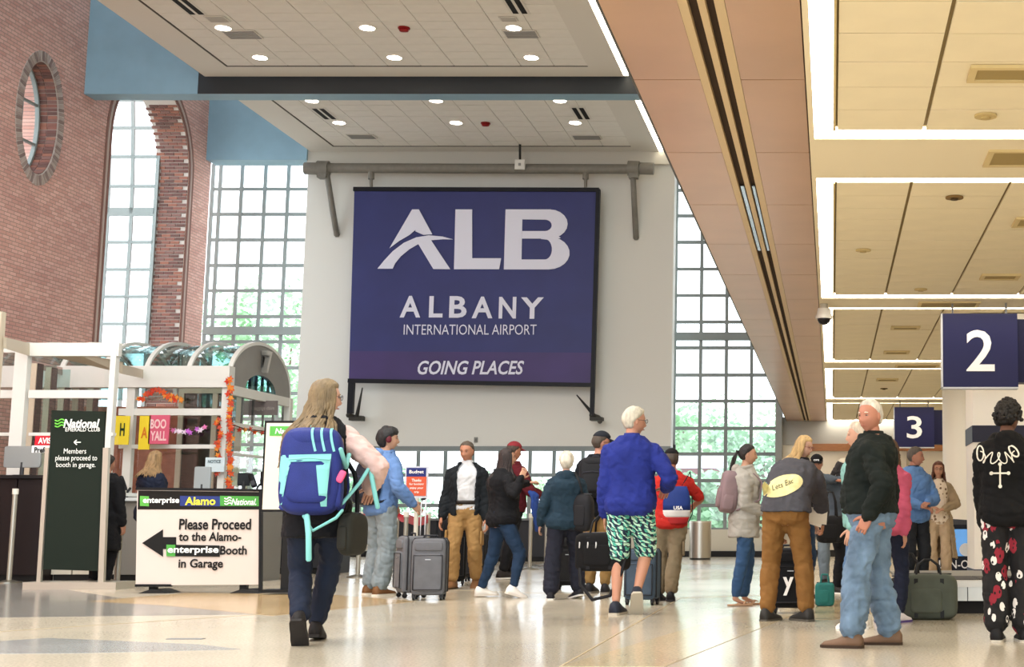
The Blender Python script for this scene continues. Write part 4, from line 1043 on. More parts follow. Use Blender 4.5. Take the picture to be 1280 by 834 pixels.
# prints on the garments
def world_dir(inf, v):
    a = -inf['t'].rotation_euler.z; return V((v[0]*cos(a)-v[1]*sin(a), v[0]*sin(a)+v[1]*cos(a), v[2] if len(v) > 2 else 0))
def ell(mb, w, h, n=28, c=(0, 0), rings=5):
    vs = [V((c[0], c[1], 0))]; fs = []
    for j in range(1, rings+1):
        for i in range(n): a = 2*pi*i/n; vs.append(V((c[0]+cos(a)*w/2*j/rings, c[1]+sin(a)*h/2*j/rings, 0)))
    for i in range(n): fs.append((0, 1+i, 1+(i+1)%n))
    for j in range(rings-1):
        for i in range(n): fs.append((1+j*n+i, 1+(j+1)*n+i, 1+(j+1)*n+(i+1)%n, 1+j*n+(i+1)%n))
    return mb.add(vs, fs)
def ribbon(mb, pts, w):
    pts = [V((p[0], p[1], 0)) for p in pts]; vs = []; fs = []
    for i, p in enumerate(pts):
        d = (pts[min(i+1, len(pts)-1)]-pts[max(0, i-1)]).normalized(); n = V((-d.y, d.x, 0)); vs += [p+n*w/2, p-n*w/2]
    for i in range(len(pts)-1): fs.append((2*i, 2*i+1, 2*i+3, 2*i+2))
    return mb.add(vs, fs)
def curve_pts(f, n=40, t0=0, t1=1): return [f(t0+(t1-t0)*i/n) for i in range(n+1)]
# oval print on the bending man's back
i_ = w12; o = i_['loc'](P(978, 603, i_['Y']-.3)); dn = world_dir(i_, (0, 1, -.25))
e = ell(MB(), .37, .21); dp = decal('oval_print', e, i_['top'], i_, o*i_['s'], world_dir(i_, (.93, 0, .36)), world_dir(i_, (-.36, 0, .93)), dn, plain('dcd39a', .7), off=.006)
mb = MB(); put_text(mb, 'Lets Eat', (0, .01, 0), .20, .055, (1,0,0), (0,1,0), shear=.3, thick=0); decal('oval_lettering', mb, i_['top'], i_, o*i_['s'], world_dir(i_, (.93, 0, .36)), world_dir(i_, (-.36, 0, .93)), dn, plain('4a4638', .7), off=.012, cutn=1)
# script and cross on the black hoodie
i_ = w20; o = i_['loc'](P(1249, 569, i_['Y']-.3)); dn = world_dir(i_, (0, 1, 0)); ax = world_dir(i_, (1, 0, 0))
mb = MB()
ribbon(mb, curve_pts(lambda t: (-.125+.25*t+.018*sin(t*31), -.02+.04*cos(t*25)+.05*(t-.5)**2), 110), .008)
ribbon(mb, curve_pts(lambda t: (-.125+.022*cos(t*6.3), .02+.055*sin(t*6.3)), 24), .010)
ribbon(mb, curve_pts(lambda t: (.11+.035*cos(t*6.3+.6), .03+.04*sin(t*6.3)), 24), .012)
decal('script_print', mb, i_['top'], i_, o*i_['s'], ax, (0,0,1), dn, plain('e3ded0', .7), off=.006)
mb = MB(); ribbon(mb, curve_pts(lambda t: (0, .075-.15*t), 12), .012); ribbon(mb, curve_pts(lambda t: (-.055+.11*t, .015), 12), .012)
for cx_, cy_ in ((0, .08), (0, -.08), (-.06, .015), (.06, .015)): ell(mb, .028, .028, 8, (cx_, cy_), 1)
decal('cross_print', mb, i_['top'], i_, i_['loc'](P(1251, 594, i_['Y']-.3))*i_['s'], ax, (0,0,1), dn, plain('e3ded0', .7), off=.006)
# headphones
hp = MB(); M = w2['HM']
hp.tube([(.088*cos(a), -.01, .03+.105*sin(a)) for a in [pi*k/10 for k in range(11)]], .007, 8)
for sx in (1, -1): hp.sup((sx*.088, -.008, -.005), (.03, .06, .075), .8, 12, 8)
hp.xf(M); obj('headphones', w2['T'](hp), plain('5c1f28', .4), w2['t'])
# ================================================================= BAGS
def strap(mb, pts, w=.04, th=.006, n=8, mi=0):
    return mb.tube(pts, [w/2]*len(pts), n, mi, flat=(1, th*2/w))
def backpack(inf, label, c, sz, col, trim=None, group=None, detail=True, tilt=8, rz=0):
    s = inf['s']; w, d, h = sz
    t = thing('backpack', label, 'backpack', tuple(wpt(inf, c)), inf['t'].rotation_euler.z+R(rz), group)
    X = Matrix.Rotation(R(-tilt), 4, 'X') @ Matrix.Scale(s, 4)
    def b(n, mb, m): return obj(n, mb.xf(X), m, t)
    tr = trim or col
    b('main_compartment', MB().sup((0, 0, 0), (w, d, h), .45, 28, 18), cloth(col, .6))
    fp = b('front_pocket', MB().sup((0, -d*.42, -h*.15), (w*.72, d*.42, h*.5), .5, 22, 14), cloth(col, .55))
    obj('zip', MB().tube([(-w*.32, -d*.62, h*.09), (0, -d*.66, h*.11), (w*.32, -d*.62, h*.09)], .006, 6).xf(X), plain(tr, .5), fp)
    b('lid', MB().sup((0, -d*.03, h*.36), (w*.88, d*.95, h*.24), .6, 22, 12), cloth(col, .6))
    b('side_pocket', MB().sup((w*.46, -.01, -h*.25), (w*.14, d*.6, h*.36), .5), cloth(col, .55))
    b('grab_handle', MB().tube([(-.04, d*.3, h*.48), (-.03, d*.3, h*.55), (.03, d*.3, h*.55), (.04, d*.3, h*.48)], .009, 6), plain(tr, .6))
    for sx in (1, -1):
        b('shoulder_strap', strap(MB(), [(sx*w*.28, d*.42, h*.36), (sx*w*.32, d*.62, h*.50), (sx*w*.36, d*.62+.10, h*.49), (sx*w*.38, d*.62+.2, h*.32), (sx*w*.46, d*.62+.2, -h*.1), (sx*w*.46, d*.5, -h*.4)], .055, .012), cloth(tr if not detail else col))
    return t, X
bp, X = backpack(w1, 'royal blue backpack with mint straps on the long-haired woman', (-.05, -.215, 1.08), (.37, .22, .54), '2a3784', '7fc6c4')
mint = plain('7dc2c0', .6)
for o_ in list(bp.children): pass
tg = [o_ for o_ in bpy.data.objects if o_.parent == bp and o_.name.split('.')[0] in ('main_compartment', 'front_pocket', 'lid')]
ss = w1['s']; rxo = (0, 0, 0)
def bdec(nm, mb): 
    o_ = decal(nm, mb, tg, w1, (0, 0, 0), (1, 0, 0), (0, 0, 1), (0, 1, 0), mint, off=.006, cutn=3)
    o_.parent = bp; return o_
def quadp(pts): return MB().add([V((x*ss, y*ss, 0)) for x, y in pts], [(0, 1, 2, 3)])
bdec('mint_panel', quadp([(-.165, .095), (.125, .105), (.125, .060), (-.165, .050)]))
bdec('mint_panel', quadp([(-.175, .09), (-.105, .07), (-.150, -.21), (-.182, -.21)]))
bdec('mint_panel', quadp([(.035, .09), (.125, .09), (.115, -.22), (.080, -.22)]))
for k in range(3):
    g_ = MB(); ribbon(g_, [(x*ss, y*ss) for x, y in curve_pts(lambda t: (.03+k*.055-.028*sin(t*1.6), .12+.15*t), 12)], .016); bdec('lid_strap', g_)
obj('compression_strap', strap(MB(), [(.18, -.12, .12), (.205, -.02, .02), (.21, .06, .12)], .03, .01).xf(X), mint, bp)
obj('dangling_strap', strap(strap(MB(), [(.0, -.08, -.29), (.02, -.1, -.40), (.03, -.09, -.56)], .035, .01), [(-.02, -.06, -.29), (.04, -.07, -.38), (.17, -.06, -.30), (.2, -.03, -.25)], .025, .01).xf(X), mint, bp)
obj('side_strap', strap(strap(MB(), [(.19, .02, -.2), (.28, .12, -.05), (.33, .16, .06)], .03, .01), [(.33, .16, .06), (.37, .18, -.12), (.39, .18, -.2)], .03, .01).xf(X), mint, bp)
obj('pink_tag', MB().sup((.19, -.08, .03), (.045, .03, .08), .5, 10, 8, M=Matrix.Rotation(.4, 4, 'Y')).xf(X), plain('e85a86', .5), bp)
backpack(w2, 'black backpack on the blue-sweatshirted traveller', (0, -.22, 1.16), (.30, .19, .46), '1c2333', '26304a')
backpack(w7, 'black backpack on the man in dark cap and jacket', (0, -.215, 1.24), (.31, .16, .44), '14151b', '2c2d36')
backpack(w10, 'mauve backpack on the ponytailed woman', (0, -.235, 1.22), (.32, .2, .46), '9a8388', '7d686e')
# drawstring bag on the red polo shirt
t = thing('drawstring_bag', 'blue, white and red drawstring bag on red polo shirt', 'bag', tuple(wpt(w9, (-.01, -.19, 1.1))), w9['t'].rotation_euler.z)
for nm, z0, z1, c in (('blue_panel', -.06, .20, '24408f'), ('white_panel', -.135, -.06, 'e9e6e4'), ('red_panel', -.21, -.135, 'b8282a')):
    rg = []
    for k in range(5):
        z = z0+(z1-z0)*k/4; ww = .15*(1-max(0, (z-.05)/.25)**1.5*.6)*(1-.25*max(0, (-z-.12)/.09)); dd = .055*(1-max(0, (z-.05)/.2)*.6)
        rg.append([V((sin(2*pi*i/20)*ww, cos(2*pi*i/20)*dd, z)) for i in range(20)])
    obj(nm, MB().loft(rg), cloth(c, .6), t)
mb = MB(); put_text(mb, 'USA', (.02, -.068, -.035), .10, .04, bold=.03); obj('lettering', mb, plain('f0eeee', .6), t)
for sx in (1, -1): obj('cord', MB().tube([(sx*.05, .01, .2), (sx*.11, .03, .3), (sx*.14, .06, .36), (sx*.16, .18, .2), (sx*.17, .08, -.1), (sx*.13, .0, -.19)], .006, 6), plain('18202e', .6), t)

def bag(name, label, x, y, Y, sz, col, soft=.4, handles=None, rot=0, cat='bag', rest=True, strap_c='17171a', group=None, long=None):
    w, d, h = sz
    p = P(x, y, Y); z = p.z if not rest else h/2
    t = thing(name, label, cat, (p.x, Y, z-h/2), R(rot), group)
    obj('main_compartment', MB().sup((0, 0, h/2), (w, d, h), soft, 30, 20), cloth(col, .65), t)
    obj('pocket', MB().sup((-w*.05, -d*.44, h*.42), (w*.55, d*.22, h*.55), .35, 20, 14), cloth(col, .6), t)
    obj('zip', MB().tube([(-w*.4, 0, h*.99), (0, 0, h*1.0), (w*.4, 0, h*.99)], .007, 6), plain('3a3a3c', .4, metal=.6), t)
    for k in (-1, 1):
        if handles:
            hh = handles
            obj('handle', MB().tube([(-w*.22, k*d*.35, h*.9), (-w*.18, k*d*.2, h+hh*.6), (-.03, k*.015, h+hh), (.03, k*.015, h+hh), (w*.18, k*d*.2, h+hh*.6), (w*.22, k*d*.35, h*.9)], .011, 8, flat=(1, 1)), plain(strap_c, .6), t)
            obj('webbing', MB().box((k*w*.22-.017, -d*.49, h*.05), (k*w*.22+.017, -d*.47, h*.9)), plain(strap_c, .6), t)
    if long: obj('shoulder_strap', strap(MB(), long, .035, .008), plain(strap_c, .6), t)
    return t
du = bag('duffel_bag', 'large black duffel bag hanging from the hand in palm-leaf shorts', 754, 690, P(757, 690, w8['Y']).y-.02, (.50, .26, .36), '121214', .3, .17, rot=-8, rest=False, long=[(-.2, -.1, .1), (-.17, -.14, -.12), (-.05, -.15, -.26), (.12, -.15, -.22), (.22, -.12, .0), (.24, -.1, .12)])
for k in range(3): obj('clip', MB().tube([(-.19+k*.08, -.135, .27), (-.185+k*.08, -.148, .25), (-.19+k*.08, -.14, .22)], .006, 6), plain('cfcfcf', .4), du)
gd = bag('duffel_bag', 'olive green duffel bag on the floor beside carousel', 1160, 755, PZ(1160, 776, 0).y+.2, (.52, .32, .40), '5f665c', .38, .12, strap_c='23262a', long=[(-.22, -.1, .35), (-.3, -.16, .2), (-.33, -.17, .05), (-.3, -.1, .01)])
bag('duffel_bag', 'black bag slumped behind the green duffel bag', 1137, 758, PZ(1160, 776, 0).y+.75, (.40, .26, .36), '18191c', .5, .2)
bag('shoulder_bag', 'black shoulder bag hanging at white-haired woman right side', 729, 641, w6['Y']-.1, (.24, .17, .42), '1f1f24', .6, None, rot=-15, rest=False, long=[(0, 0, .36), (-.04, -.04, .55), (-.12, .0, .66), (-.14, .12, .62)])
bag('shoulder_bag', 'dark olive handbag at right hip of the backpack woman', 441, 668, w1['Y']-.05, (.13, .28, .30), '2b2b25', .55, None, rot=-10, rest=False, long=[(0, .05, .26), (-.02, .08, .42), (-.06, .1, .58), (-.13, .1, .68)])
bag('tote_bag', 'large black tote bag held by person in cream cap', 1038, 662, w14['Y']-.35, (.34, .16, .32), '151519', .4, .28, rot=10, rest=False)
bag('tote_bag', 'teal handbag on the floor right of the tan-trousered man', 1031, 742, PZ(1031, 758, 0).y, (.20, .13, .24), '2f8480', .35, .08, strap_c='2a6a68')
# blue coat over the arm of the man in the red cap
t = thing('folded_coat', 'blue coat draped over the arm of man in red cap', 'coat', tuple(P(667, 655, w5['Y']-.3)), R(-20))
o = fuse('coat_body', MB().tube([(-.05, 0, .46), (0, 0, .42), (.02, 0, .25), (.05, 0, .05), (.07, 0, -.05)], [.07, .09, .085, .075, .05], 14, flat=(1, .55)), cloth('2f4f9c'), .012, 3, t, fold=.012, ffreq=14)
obj('sleeve', MB().tube([(.04, -.04, .3), (.07, -.05, .1), (.09, -.05, -.1)], [.045, .04, .03], 10), cloth('25407f'), t)

def suitcase(name, label, x, foot, sz, col, rot, handle=.0, trim='26262a', spin=True, group=None, soft=.2):
    w, d, h = sz; p = PZ(x, foot, 0); wh = .055
    t = thing(name, label, 'suitcase', (p.x, p.y+d/2, 0), R(rot), group)
    m = cloth(col, .6)
    obj('shell', MB().sup((0, 0, wh+h/2), (w, d, h), soft, 30, 20), m, t)
    for k, zz in ((.22, .68), ):
        obj('front_pocket', MB().sup((0, -d*.47, wh+h*.40), (w*.82, d*.22, h*.66), .22, 24, 16), m, t)
    obj('top_pocket', MB().sup((0, -d*.47, wh+h*.86), (w*.82, d*.18, h*.16), .3, 20, 10), m, t)
    pp = [(-w*.42, -d*.585, wh+h*.10), (-w*.42, -d*.585, wh+h*.70), (w*.42, -d*.585, wh+h*.70), (w*.42, -d*.585, wh+h*.10), (-w*.42, -d*.585, wh+h*.10)]
    obj('piping', MB().tube(pp, .006, 6), plain(trim, .5), t)
    for sy in (-.32, .32): obj('edge_band', MB().tube([(-w*.5, sy*d, wh+h*.06), (-w*.5, sy*d, wh+h*.93), (-w*.44, sy*d, wh+h*.995), (w*.44, sy*d, wh+h*.995), (w*.5, sy*d, wh+h*.93), (w*.5, sy*d, wh+h*.06)], .009, 6), plain(trim, .5), t)
    obj('badge', MB().box((-.03, -d*.6, wh+h*.62), (.03, -d*.585, wh+h*.635)), plain('a8a8a8', .3, metal=.8), t)
    obj('carry_handle', MB().tube([(-.08, 0, wh+h), (-.07, 0, wh+h+.03), (.07, 0, wh+h+.03), (.08, 0, wh+h)], .010, 8), plain(trim, .5), t)
    if handle:
        th = obj('telescopic_handle', MB().tube([(-.09, d*.35, wh+h*.9), (-.09, d*.35, wh+h+handle), (.09, d*.35, wh+h+handle), (.09, d*.35, wh+h*.9)], .008, 8), plain('b9bcc0', .3, metal=.8), t)
        obj('grip', MB().tube([(-.07, d*.35, wh+h+handle), (.07, d*.35, wh+h+handle)], .014, 8), plain('1c1c1e', .5), th)
    for sx in (1, -1):
        for sy in (1, -1):
            wo = obj('wheel', MB().cyl((sx*w*.40-.012, sy*d*.36, .028), (sx*w*.40+.012, sy*d*.36, .028), .028, 14), plain('1a1a1c', .4), t)
            obj('fork', MB().box((sx*w*.40-.02, sy*d*.36-.014, .03), (sx*w*.40+.02, sy*d*.36+.014, .075)), plain('2c2c2e', .5), wo)
    return t
suitcase('suitcase', 'pale grey checked suitcase, left one of the pair', 509, 748, (.30, .30, .64), '75767a', -58, .42)
suitcase('suitcase', 'grey checked suitcase with front pocket, right one of the pair', 532, 751, (.37, .25, .62), '707176', 6, 0)
suitcase('suitcase', 'black suitcase half hidden behind khaki trousers', 562, 733, (.34, .24, .85), '17171a', 14, .2)
suitcase('suitcase', 'dark suitcase seen between the legs of khaki-trousered man', 592, 727, (.30, .24, .62), '1b1b1f', 0, .35)
suitcase('suitcase', 'slate blue suitcase behind the bare legs of man in shorts', 801, 757, (.34, .24, .52), '4b5d70', -10, .40)
yc = suitcase('suitcase', 'black suitcase with large white letter y between tan-trousered legs', 988, 768, (.36, .24, .55), '17171a', 0, .40)
mb = MB(); put_text(mb, 'y', (-.02, -.16, .26), .10, .17, bold=.03); obj('white_letter', mb, plain('ecebe8', .6), yc)
suitcase('suitcase', 'black suitcase beside the dark-trousered white-haired woman', 709, 738, (.32, .22, .62), '141417', 0, .2)
# paper in the bending man's hand
p = P(1012, 645, w12['Y']+.3); t = thing('paper_sheet', 'white folded paper held in front of the bending man', 'paper', tuple(p), 0)
t.rotation_euler = (R(60), R(18), 0); obj('page', MB().box((-.08, -.08, 0), (.13, .08, .002)), plain('f2ede2', .7), t); obj('page', MB().box((-.02, -.07, .004), (.16, .09, .006), M=Matrix.Rotation(.2, 4, 'Z')), plain('ebe5d6', .7), t)
p = P(574, 0, 19); 

# ================================================================= BIG AIRPORT BANNER AND ITS PIPE
YB = YW-.55
t = thing('hanging_banner', 'large navy airport banner hanging from pipe on white wall', 'banner', tuple(P(593, 478, YB)), 0, world=True)
a, b, c, d = P(443, 237, YB), P(748, 238, YB), P(741.5, 481, YB), P(436, 475, YB)
mid = (a+b+c+d)/4
def BPt(px, py, dy=0): return P(px, py, YB+dy)
NAVY = mat('banner_navy', hexc('252b66'), .55, var=.1, vscale=1.2)
obj('cloth_panel', MB().prism([a, b, c, d], (0, .06, 0)), NAVY, t)
obj('purple_band', MB().prism([BPt(437.5, 439, -.004), BPt(742.5, 441, -.004), BPt(741.5, 480, -.004), BPt(436.2, 474.5, -.004)], (0, .006, 0)), mat('banner_purple', hexc('3a2a62'), .55, var=.15, vscale=.8), t)
fm = plain('15161c', .5)
obj('frame_rail', MB().bar(BPt(442, 236.5), BPt(749, 237.5), .08, .1), fm, t); obj('frame_rail', MB().bar(BPt(435, 476), BPt(743, 481.5), .06, .1), fm, t)
obj('frame_post', MB().bar(BPt(748, 237), BPt(740, 520), .1, .12), fm, t)
obj('frame_post', MB().bar(BPt(440, 474, .03), BPt(438, 517, .03), .14, .12), fm, t)
WT = plain('dcdcea', .55)
NP = [0]
def flat_poly(px, mb, dy=-.02, th=.01):
    NP[0] += 1; dy -= .0007*(NP[0] % 23)
    return mb.prism([BPt(x, y, dy) for x, y in px], (0, th, 0))
def zx(x): return 430+x/3.209
def zy(y): return 230+y/3.209
def zp(l): return [(zx(x), zy(y)) for x, y in l]
g = MB()
flat_poly(zp([(447,102),(514,102),(514,298),(630,298),(622,342),(441,342)]), g)                     # L
obj('letter_l', g, WT, t)
# B: outer with two counters built as pieces
g = MB()
def arcs(cx_, cy_, rx_, ry_, a0, a1, n=10): return [(cx_+rx_*cos(R(a0+(a1-a0)*k/n)), cy_+ry_*sin(R(a0+(a1-a0)*k/n))) for k in range(n+1)]
def strip(out, inn):
    for i in range(len(out)-1): flat_poly(zp([out[i], out[i+1], inn[i+1], inn[i]]), g)
flat_poly(zp([(648,102),(716,102),(711,343),(641,343)]), g)
up_o = [(715,102),(830,102)]+arcs(830,157,66,55,-90,65)+[(850,218)]; up_i = [(714,142),(808,143)]+arcs(808,166,26,23,-90,65)+[(806,189)]
strip(up_o[:2], up_i[:2]); strip(arcs(825,160,72,58,-90,90), arcs(806,166,27,23,-90,90)); strip([(715,189),(808,189)], [(714,219),(826,219)])
strip(arcs(820,277,85,66,-75,90), arcs(806,262,28,41,-75,90)); strip([(712,303),(808,303)], [(711,343),(822,343)])
flat_poly(zp([(790,189),(830,189),(870,216),(830,225),(790,221)]), g)
obj('letter_b', g, WT, t)
g = MB()
pk = [(273,102),(300,102),(353,200)]; 
flat_poly(zp([(273,102),(300,102),(326,150),(262,205),(222,228),(182,258)]), g); flat_poly(zp([(300,102),(354,202),(318,204),(286,190)]), g); flat_poly(zp([(286,190),(318,204),(300,206),(272,212),(262,216)]), g) if False else None
obj('letter_peak', g, WT, t)
g = MB()
out = [(134,340),(160,308),(195,270),(240,236),(290,214),(340,206),(395,211),(436,222)]; inn = [(195,340),(205,318),(228,290),(262,262),(300,240),(345,226),(395,222),(436,222.5)]
strip(out, inn)
flat_poly(zp([(296,238),(348,224),(426,342),(358,341)]), g)
obj('swoosh', g, WT, t)
g = MB(); sxp = [(223,449,309,536,'A'),(340,450,398,536,'L'),(421,450,494,537,'B'),(512,452,598,539,'A'),(620,453,692,540,'N'),(708,455,802,541,'Y')]
for x0_, y0_, x1_, y1_, ch in sxp:
    p0, p1 = BPt(zx(x0_), zy(y1_), -.02), BPt(zx(x1_), zy(y0_), -.02); put_text(g, ch, (p0+p1)/2, p1.x-p0.x, p1.z-p0.z, bold=.025)
obj('name_lettering', g, WT, t)
g = MB(); p0, p1 = BPt(zx(239), zy(605), -.02), BPt(zx(773), zy(564), -.02); put_text(g, 'INTERNATIONAL AIRPORT', (p0+p1)/2, p1.x-p0.x, p1.z-p0.z, bold=-.002); obj('small_lettering', g, WT, t)
g = MB(); p0, p1 = BPt(zx(295), zy(765), -.03), BPt(zx(723), zy(709), -.03); put_text(g, 'GOING PLACES', (p0+p1)/2, p1.x-p0.x, p1.z-p0.z, bold=.02, shear=.25); obj('slogan_lettering', g, WT, t)
# pipe
t = thing('steel_pipe', 'thick grey steel pipe along white wall carrying the banner', 'pipe', tuple(P(600, 211, YB)), 0, world=True)
PM = mat('pipe_paint', hexc('77736a'), .5, var=.1)
obj('pipe', MB().cyl(P(400, 210, YB), P(800, 211.5, YB), .12, 20), PM, t)
for x0_, x1_ in ((381, 398), (800, 817)): obj('end_sleeve', MB().cyl(P(x0_, 210.5, YB), P(x1_, 211, YB), .15, 20), PM, t)
for x_ in (404, 792): obj('clamp', MB().cyl(P(x_-7, 210.5, YB), P(x_+7, 211, YB), .19, 20).cbox(tuple(P(x_, 213, YB)), (.22, .25, .4)), PM, t)
for xa, ya, xb, yb_ in ((408, 214, 421, 294), (791, 216, 795, 298)): obj('brace', MB().tube([P(xa, ya, YB), P(xb, yb_, YW-.04)], .07, 12), PM, t)
for x_ in (464, 732):
    cl2 = obj('hanger', MB().cyl(P(x_, 206, YB), P(x_, 224, YB), .075, 14).cyl(P(x_, 222, YB), P(x_, 237, YB), .04, 10), PM, t)
for x_, dx in ((438, 14), (742, -12)):
    q = thing('banner_bracket', ('left' if x_ < 500 else 'right')+' lower wall bracket with black spike under the banner', 'bracket', tuple(P(x_, 520, YW)), 0, world=True)
    obj('arm', MB().tube([P(x_-3, 519, YB-.02), P(x_+6, 522, YB+.2), P(x_+16 if dx > 0 else x_+8, 523 if dx > 0 else 527, YW-.06)], .06, 10), plain('3a3832', .5), q)
    obj('spike', MB().tube([P(x_+8 if dx > 0 else x_+2, 521, YB), P(x_+(15 if dx > 0 else -21), 485 if dx > 0 else 494, YB)], [.05, .015], 8), plain('2a2926', .5), q)
    obj('shoe_plate', MB().cbox(tuple(P(x_+8 if dx > 0 else x_+4, 524, YB+.1)), (.3, .3, .08)), plain('3a3832', .5), q)
t = thing('access_point', 'small white box on a thin rod above banner', 'device', tuple(P(650, 206, YB-.25)), 0, world=True)
obj('rod', MB().cyl(P(650, 174, YB-.2), P(650, 200, YB-.2), .03, 8), plain('2d2c2a', .5), t); p = P(650, 206, YB-.22); obj('box', MB().cbox(tuple(p), (.24, .08, .24)), plain('dddbd4', .5), t); obj('lens', MB().cbox((p.x, p.y-.05, p.z), (.06, .02, .06)), plain('8a8a88', .5), t)
t = thing('wall_outlet', 'small grey plate low on the white wall under banner', 'outlet', tuple(P(595, 550, YW)), 0, world=True); p = P(595, 550, YW)
obj('plate', MB().cbox((p.x, YW-.01, p.z), (.09, .02, .13)), plain('8a8983', .5), t); obj('socket', MB().cbox((p.x, YW-.022, p.z), (.04, .01, .06)), plain('6f6e69', .5), t)

# ================================================================= CAROUSEL SIGNS
def numsign(num, x0, y0, x1, y1, xe, label, tz=None):
    Ysg = YZ(y0, 3.22); a, b = P(x0, y0, Ysg), P(x1, y1, Ysg)
    t = thing('carousel_sign', label, 'sign', tuple((a+b)/2), 0, world=True)
    m = plain('25264e', .45); e = plain('c9ccd2', .4)
    obj('panel', MB().box((a.x, Ysg, b.z), (b.x, Ysg+.12, a.z)), m, t)
    obj('edge_trim', MB().box((a.x-.015, Ysg-.01, b.z-.015), (a.x, Ysg+.13, a.z+.0)).box((a.x-.015, Ysg-.01, b.z-.02), (b.x, Ysg+.13, b.z)), e, t)
    k = (a.z-b.z)*.07
    obj('side_panel', MB().box((b.x, Ysg+.05, b.z+k), (P(xe, y0, Ysg).x, Ysg+.3, a.z-k)), plain('1b1b3c', .5), t)
    g = MB(); h = (a.z-b.z)*.56; put_text(g, num, ((a.x+b.x)/2, Ysg-.004, (a.z+b.z)/2-.01*h), h*.68, h, bold=.012)
    obj('numeral', g, plain('f4f4f6', .5), t)
    for xx in (a.x+.12, b.x-.12): obj('hanger_rod', MB().cyl((xx, Ysg+.06, a.z), (xx, Ysg+.06, ZS), .012, 8), plain('8a8a8a', .4), t)
numsign('2', 1178, 392, 1273, 484, 1300, 'navy carousel sign with large white 2, upper right')
numsign('3', 1118, 509, 1168, 559, 1179, 'navy carousel sign with white 3 behind the old man')

# ================================================================= COLUMNS, CAROUSEL, ADVERT STAND
p = P(1204, 700, 25.5); r = 24/1800*25.5
c_ = struct('column', MB().cyl((p.x, 25.5, 0), (p.x, 25.5, ZS), r, 32), mat('column_white', hexc('e4e0d6'), .45))
obj('column_seam', MB().box((p.x+r*.3, 25.5-r*.98-.012, 0), (p.x+r*.3+.02, 25.5-r*.9, ZS)), plain('b9b3a4', .6), c_)
Yc = 17.2; p0, p1 = P(1217, 600, Yc), P(1300, 600, Yc)
c2_ = struct('column', MB().box((p0.x, Yc, 0), (p1.x, Yc+.9, ZS)), mat('pillar_cream', hexc('eee7da'), .5))
obj('dark_band', MB().box((p0.x-.01, Yc-.012, P(1217, 553, Yc).z), (p1.x, Yc+.9, P(1217, 532, Yc).z)), plain('2b2b3a', .5), c2_)
obj('plinth', MB().box((p0.x-.01, Yc-.012, 0), (p1.x, Yc+.9, P(1217, 712, Yc).z)), plain('1f2748', .5), c2_)
# baggage carousel
Yk = PZ(1180, 768, 0).y
t = thing('baggage_carousel', 'stainless baggage carousel behind the green duffel bag', 'carousel', tuple(PZ(1240, 768, 0)), 0, world=True)
kx0 = P(1128, 740, Yk).x; kx1 = P(1380, 740, Yk).x; kz = P(1180, 726, Yk).z
SS = mat('stainless', hexc('b3afa6'), .3, metal=.85, var=.08, vscale=2)
obj('kick_base', MB().box((kx0+.1, Yk+.12, 0), (kx1, Yk+3.0, .13)), plain('1c1c1e', .6), t)
xs_ = kx0
while xs_ < kx1-.2: obj('side_panel', MB().box((xs_, Yk+.05, .12), (min(xs_+.62, kx1)-.008, Yk+.09, kz-.05)), SS, t); xs_ += .62
obj('bumper', MB().box((kx0-.04, Yk, kz-.06), (kx1, Yk+.14, kz)), mat('bumper', hexc('c3bfb6'), .35, metal=.5), t)
obj('deck', MB().box((kx0, Yk+.14, kz-.03), (kx1, Yk+3, kz-.005)), plain('77756f', .5), t)
for k in range(8): obj('belt_plate', MB().box((kx0+.1+k*.33, Yk+.16, kz-.004), (kx0+.1+k*.33+.32, Yk+1.1, kz+.004), M=None), plain('2f2f31', .55), t)
# illuminated advert stand
Ya = 22.6; t = thing('advert_stand', 'dark blue ALL-IN-ONE advert box behind the beige-cardigan woman', 'display', tuple(P(1191, 700, Ya)), 0, world=True)
ax0, ax1 = P(1152, 690, Ya).x, P(1233, 690, Ya).x; az0, az1 = P(1190, 724, Ya).z, P(1190, 656, Ya).z
obj('cabinet', MB().box((ax0, Ya, 0), (ax1, Ya+.5, az1)), plain('141828', .35), t)
obj('screen', MB().box((ax0+.06, Ya-.01, az0+(az1-az0)*.42), (ax1-.06, Ya, az1-.07)), mat('advert_blue', hexc('4f86c0'), .3, emit=hexc('4f86c0'), es=.5, var=.3, vscale=2), t)
obj('top_cap', MB().prism([(ax0-.02, Ya-.02, az1), (ax1+.02, Ya-.02, az1), (ax1-.1, Ya-.02, az1+.06), (ax0+.3, Ya-.02, az1+.1)], (0, .5, 0)), plain('4a4d55', .4), t)
g = MB(); put_text(g, 'ALL-IN-ONE', ((ax0+ax1)/2, Ya-.004, az0+(az1-az0)*.27), (ax1-ax0)*.86, .13, bold=.01); obj('headline', g, plain('eef0f4', .5), t)
g = MB(); put_text(g, 'PARKING  TRAVEL  DEALS', ((ax0+ax1)/2, Ya-.004, az0+(az1-az0)*.12), (ax1-ax0)*.8, .035); obj('small_print', g, plain('cfd6e4', .5), t)
obj('white_disc', MB().cyl((ax1-.32, Ya-.02, az0+.45), (ax1-.32, Ya-.006, az0+.45), .1, 20), plain('dfe6ee', .4), t)
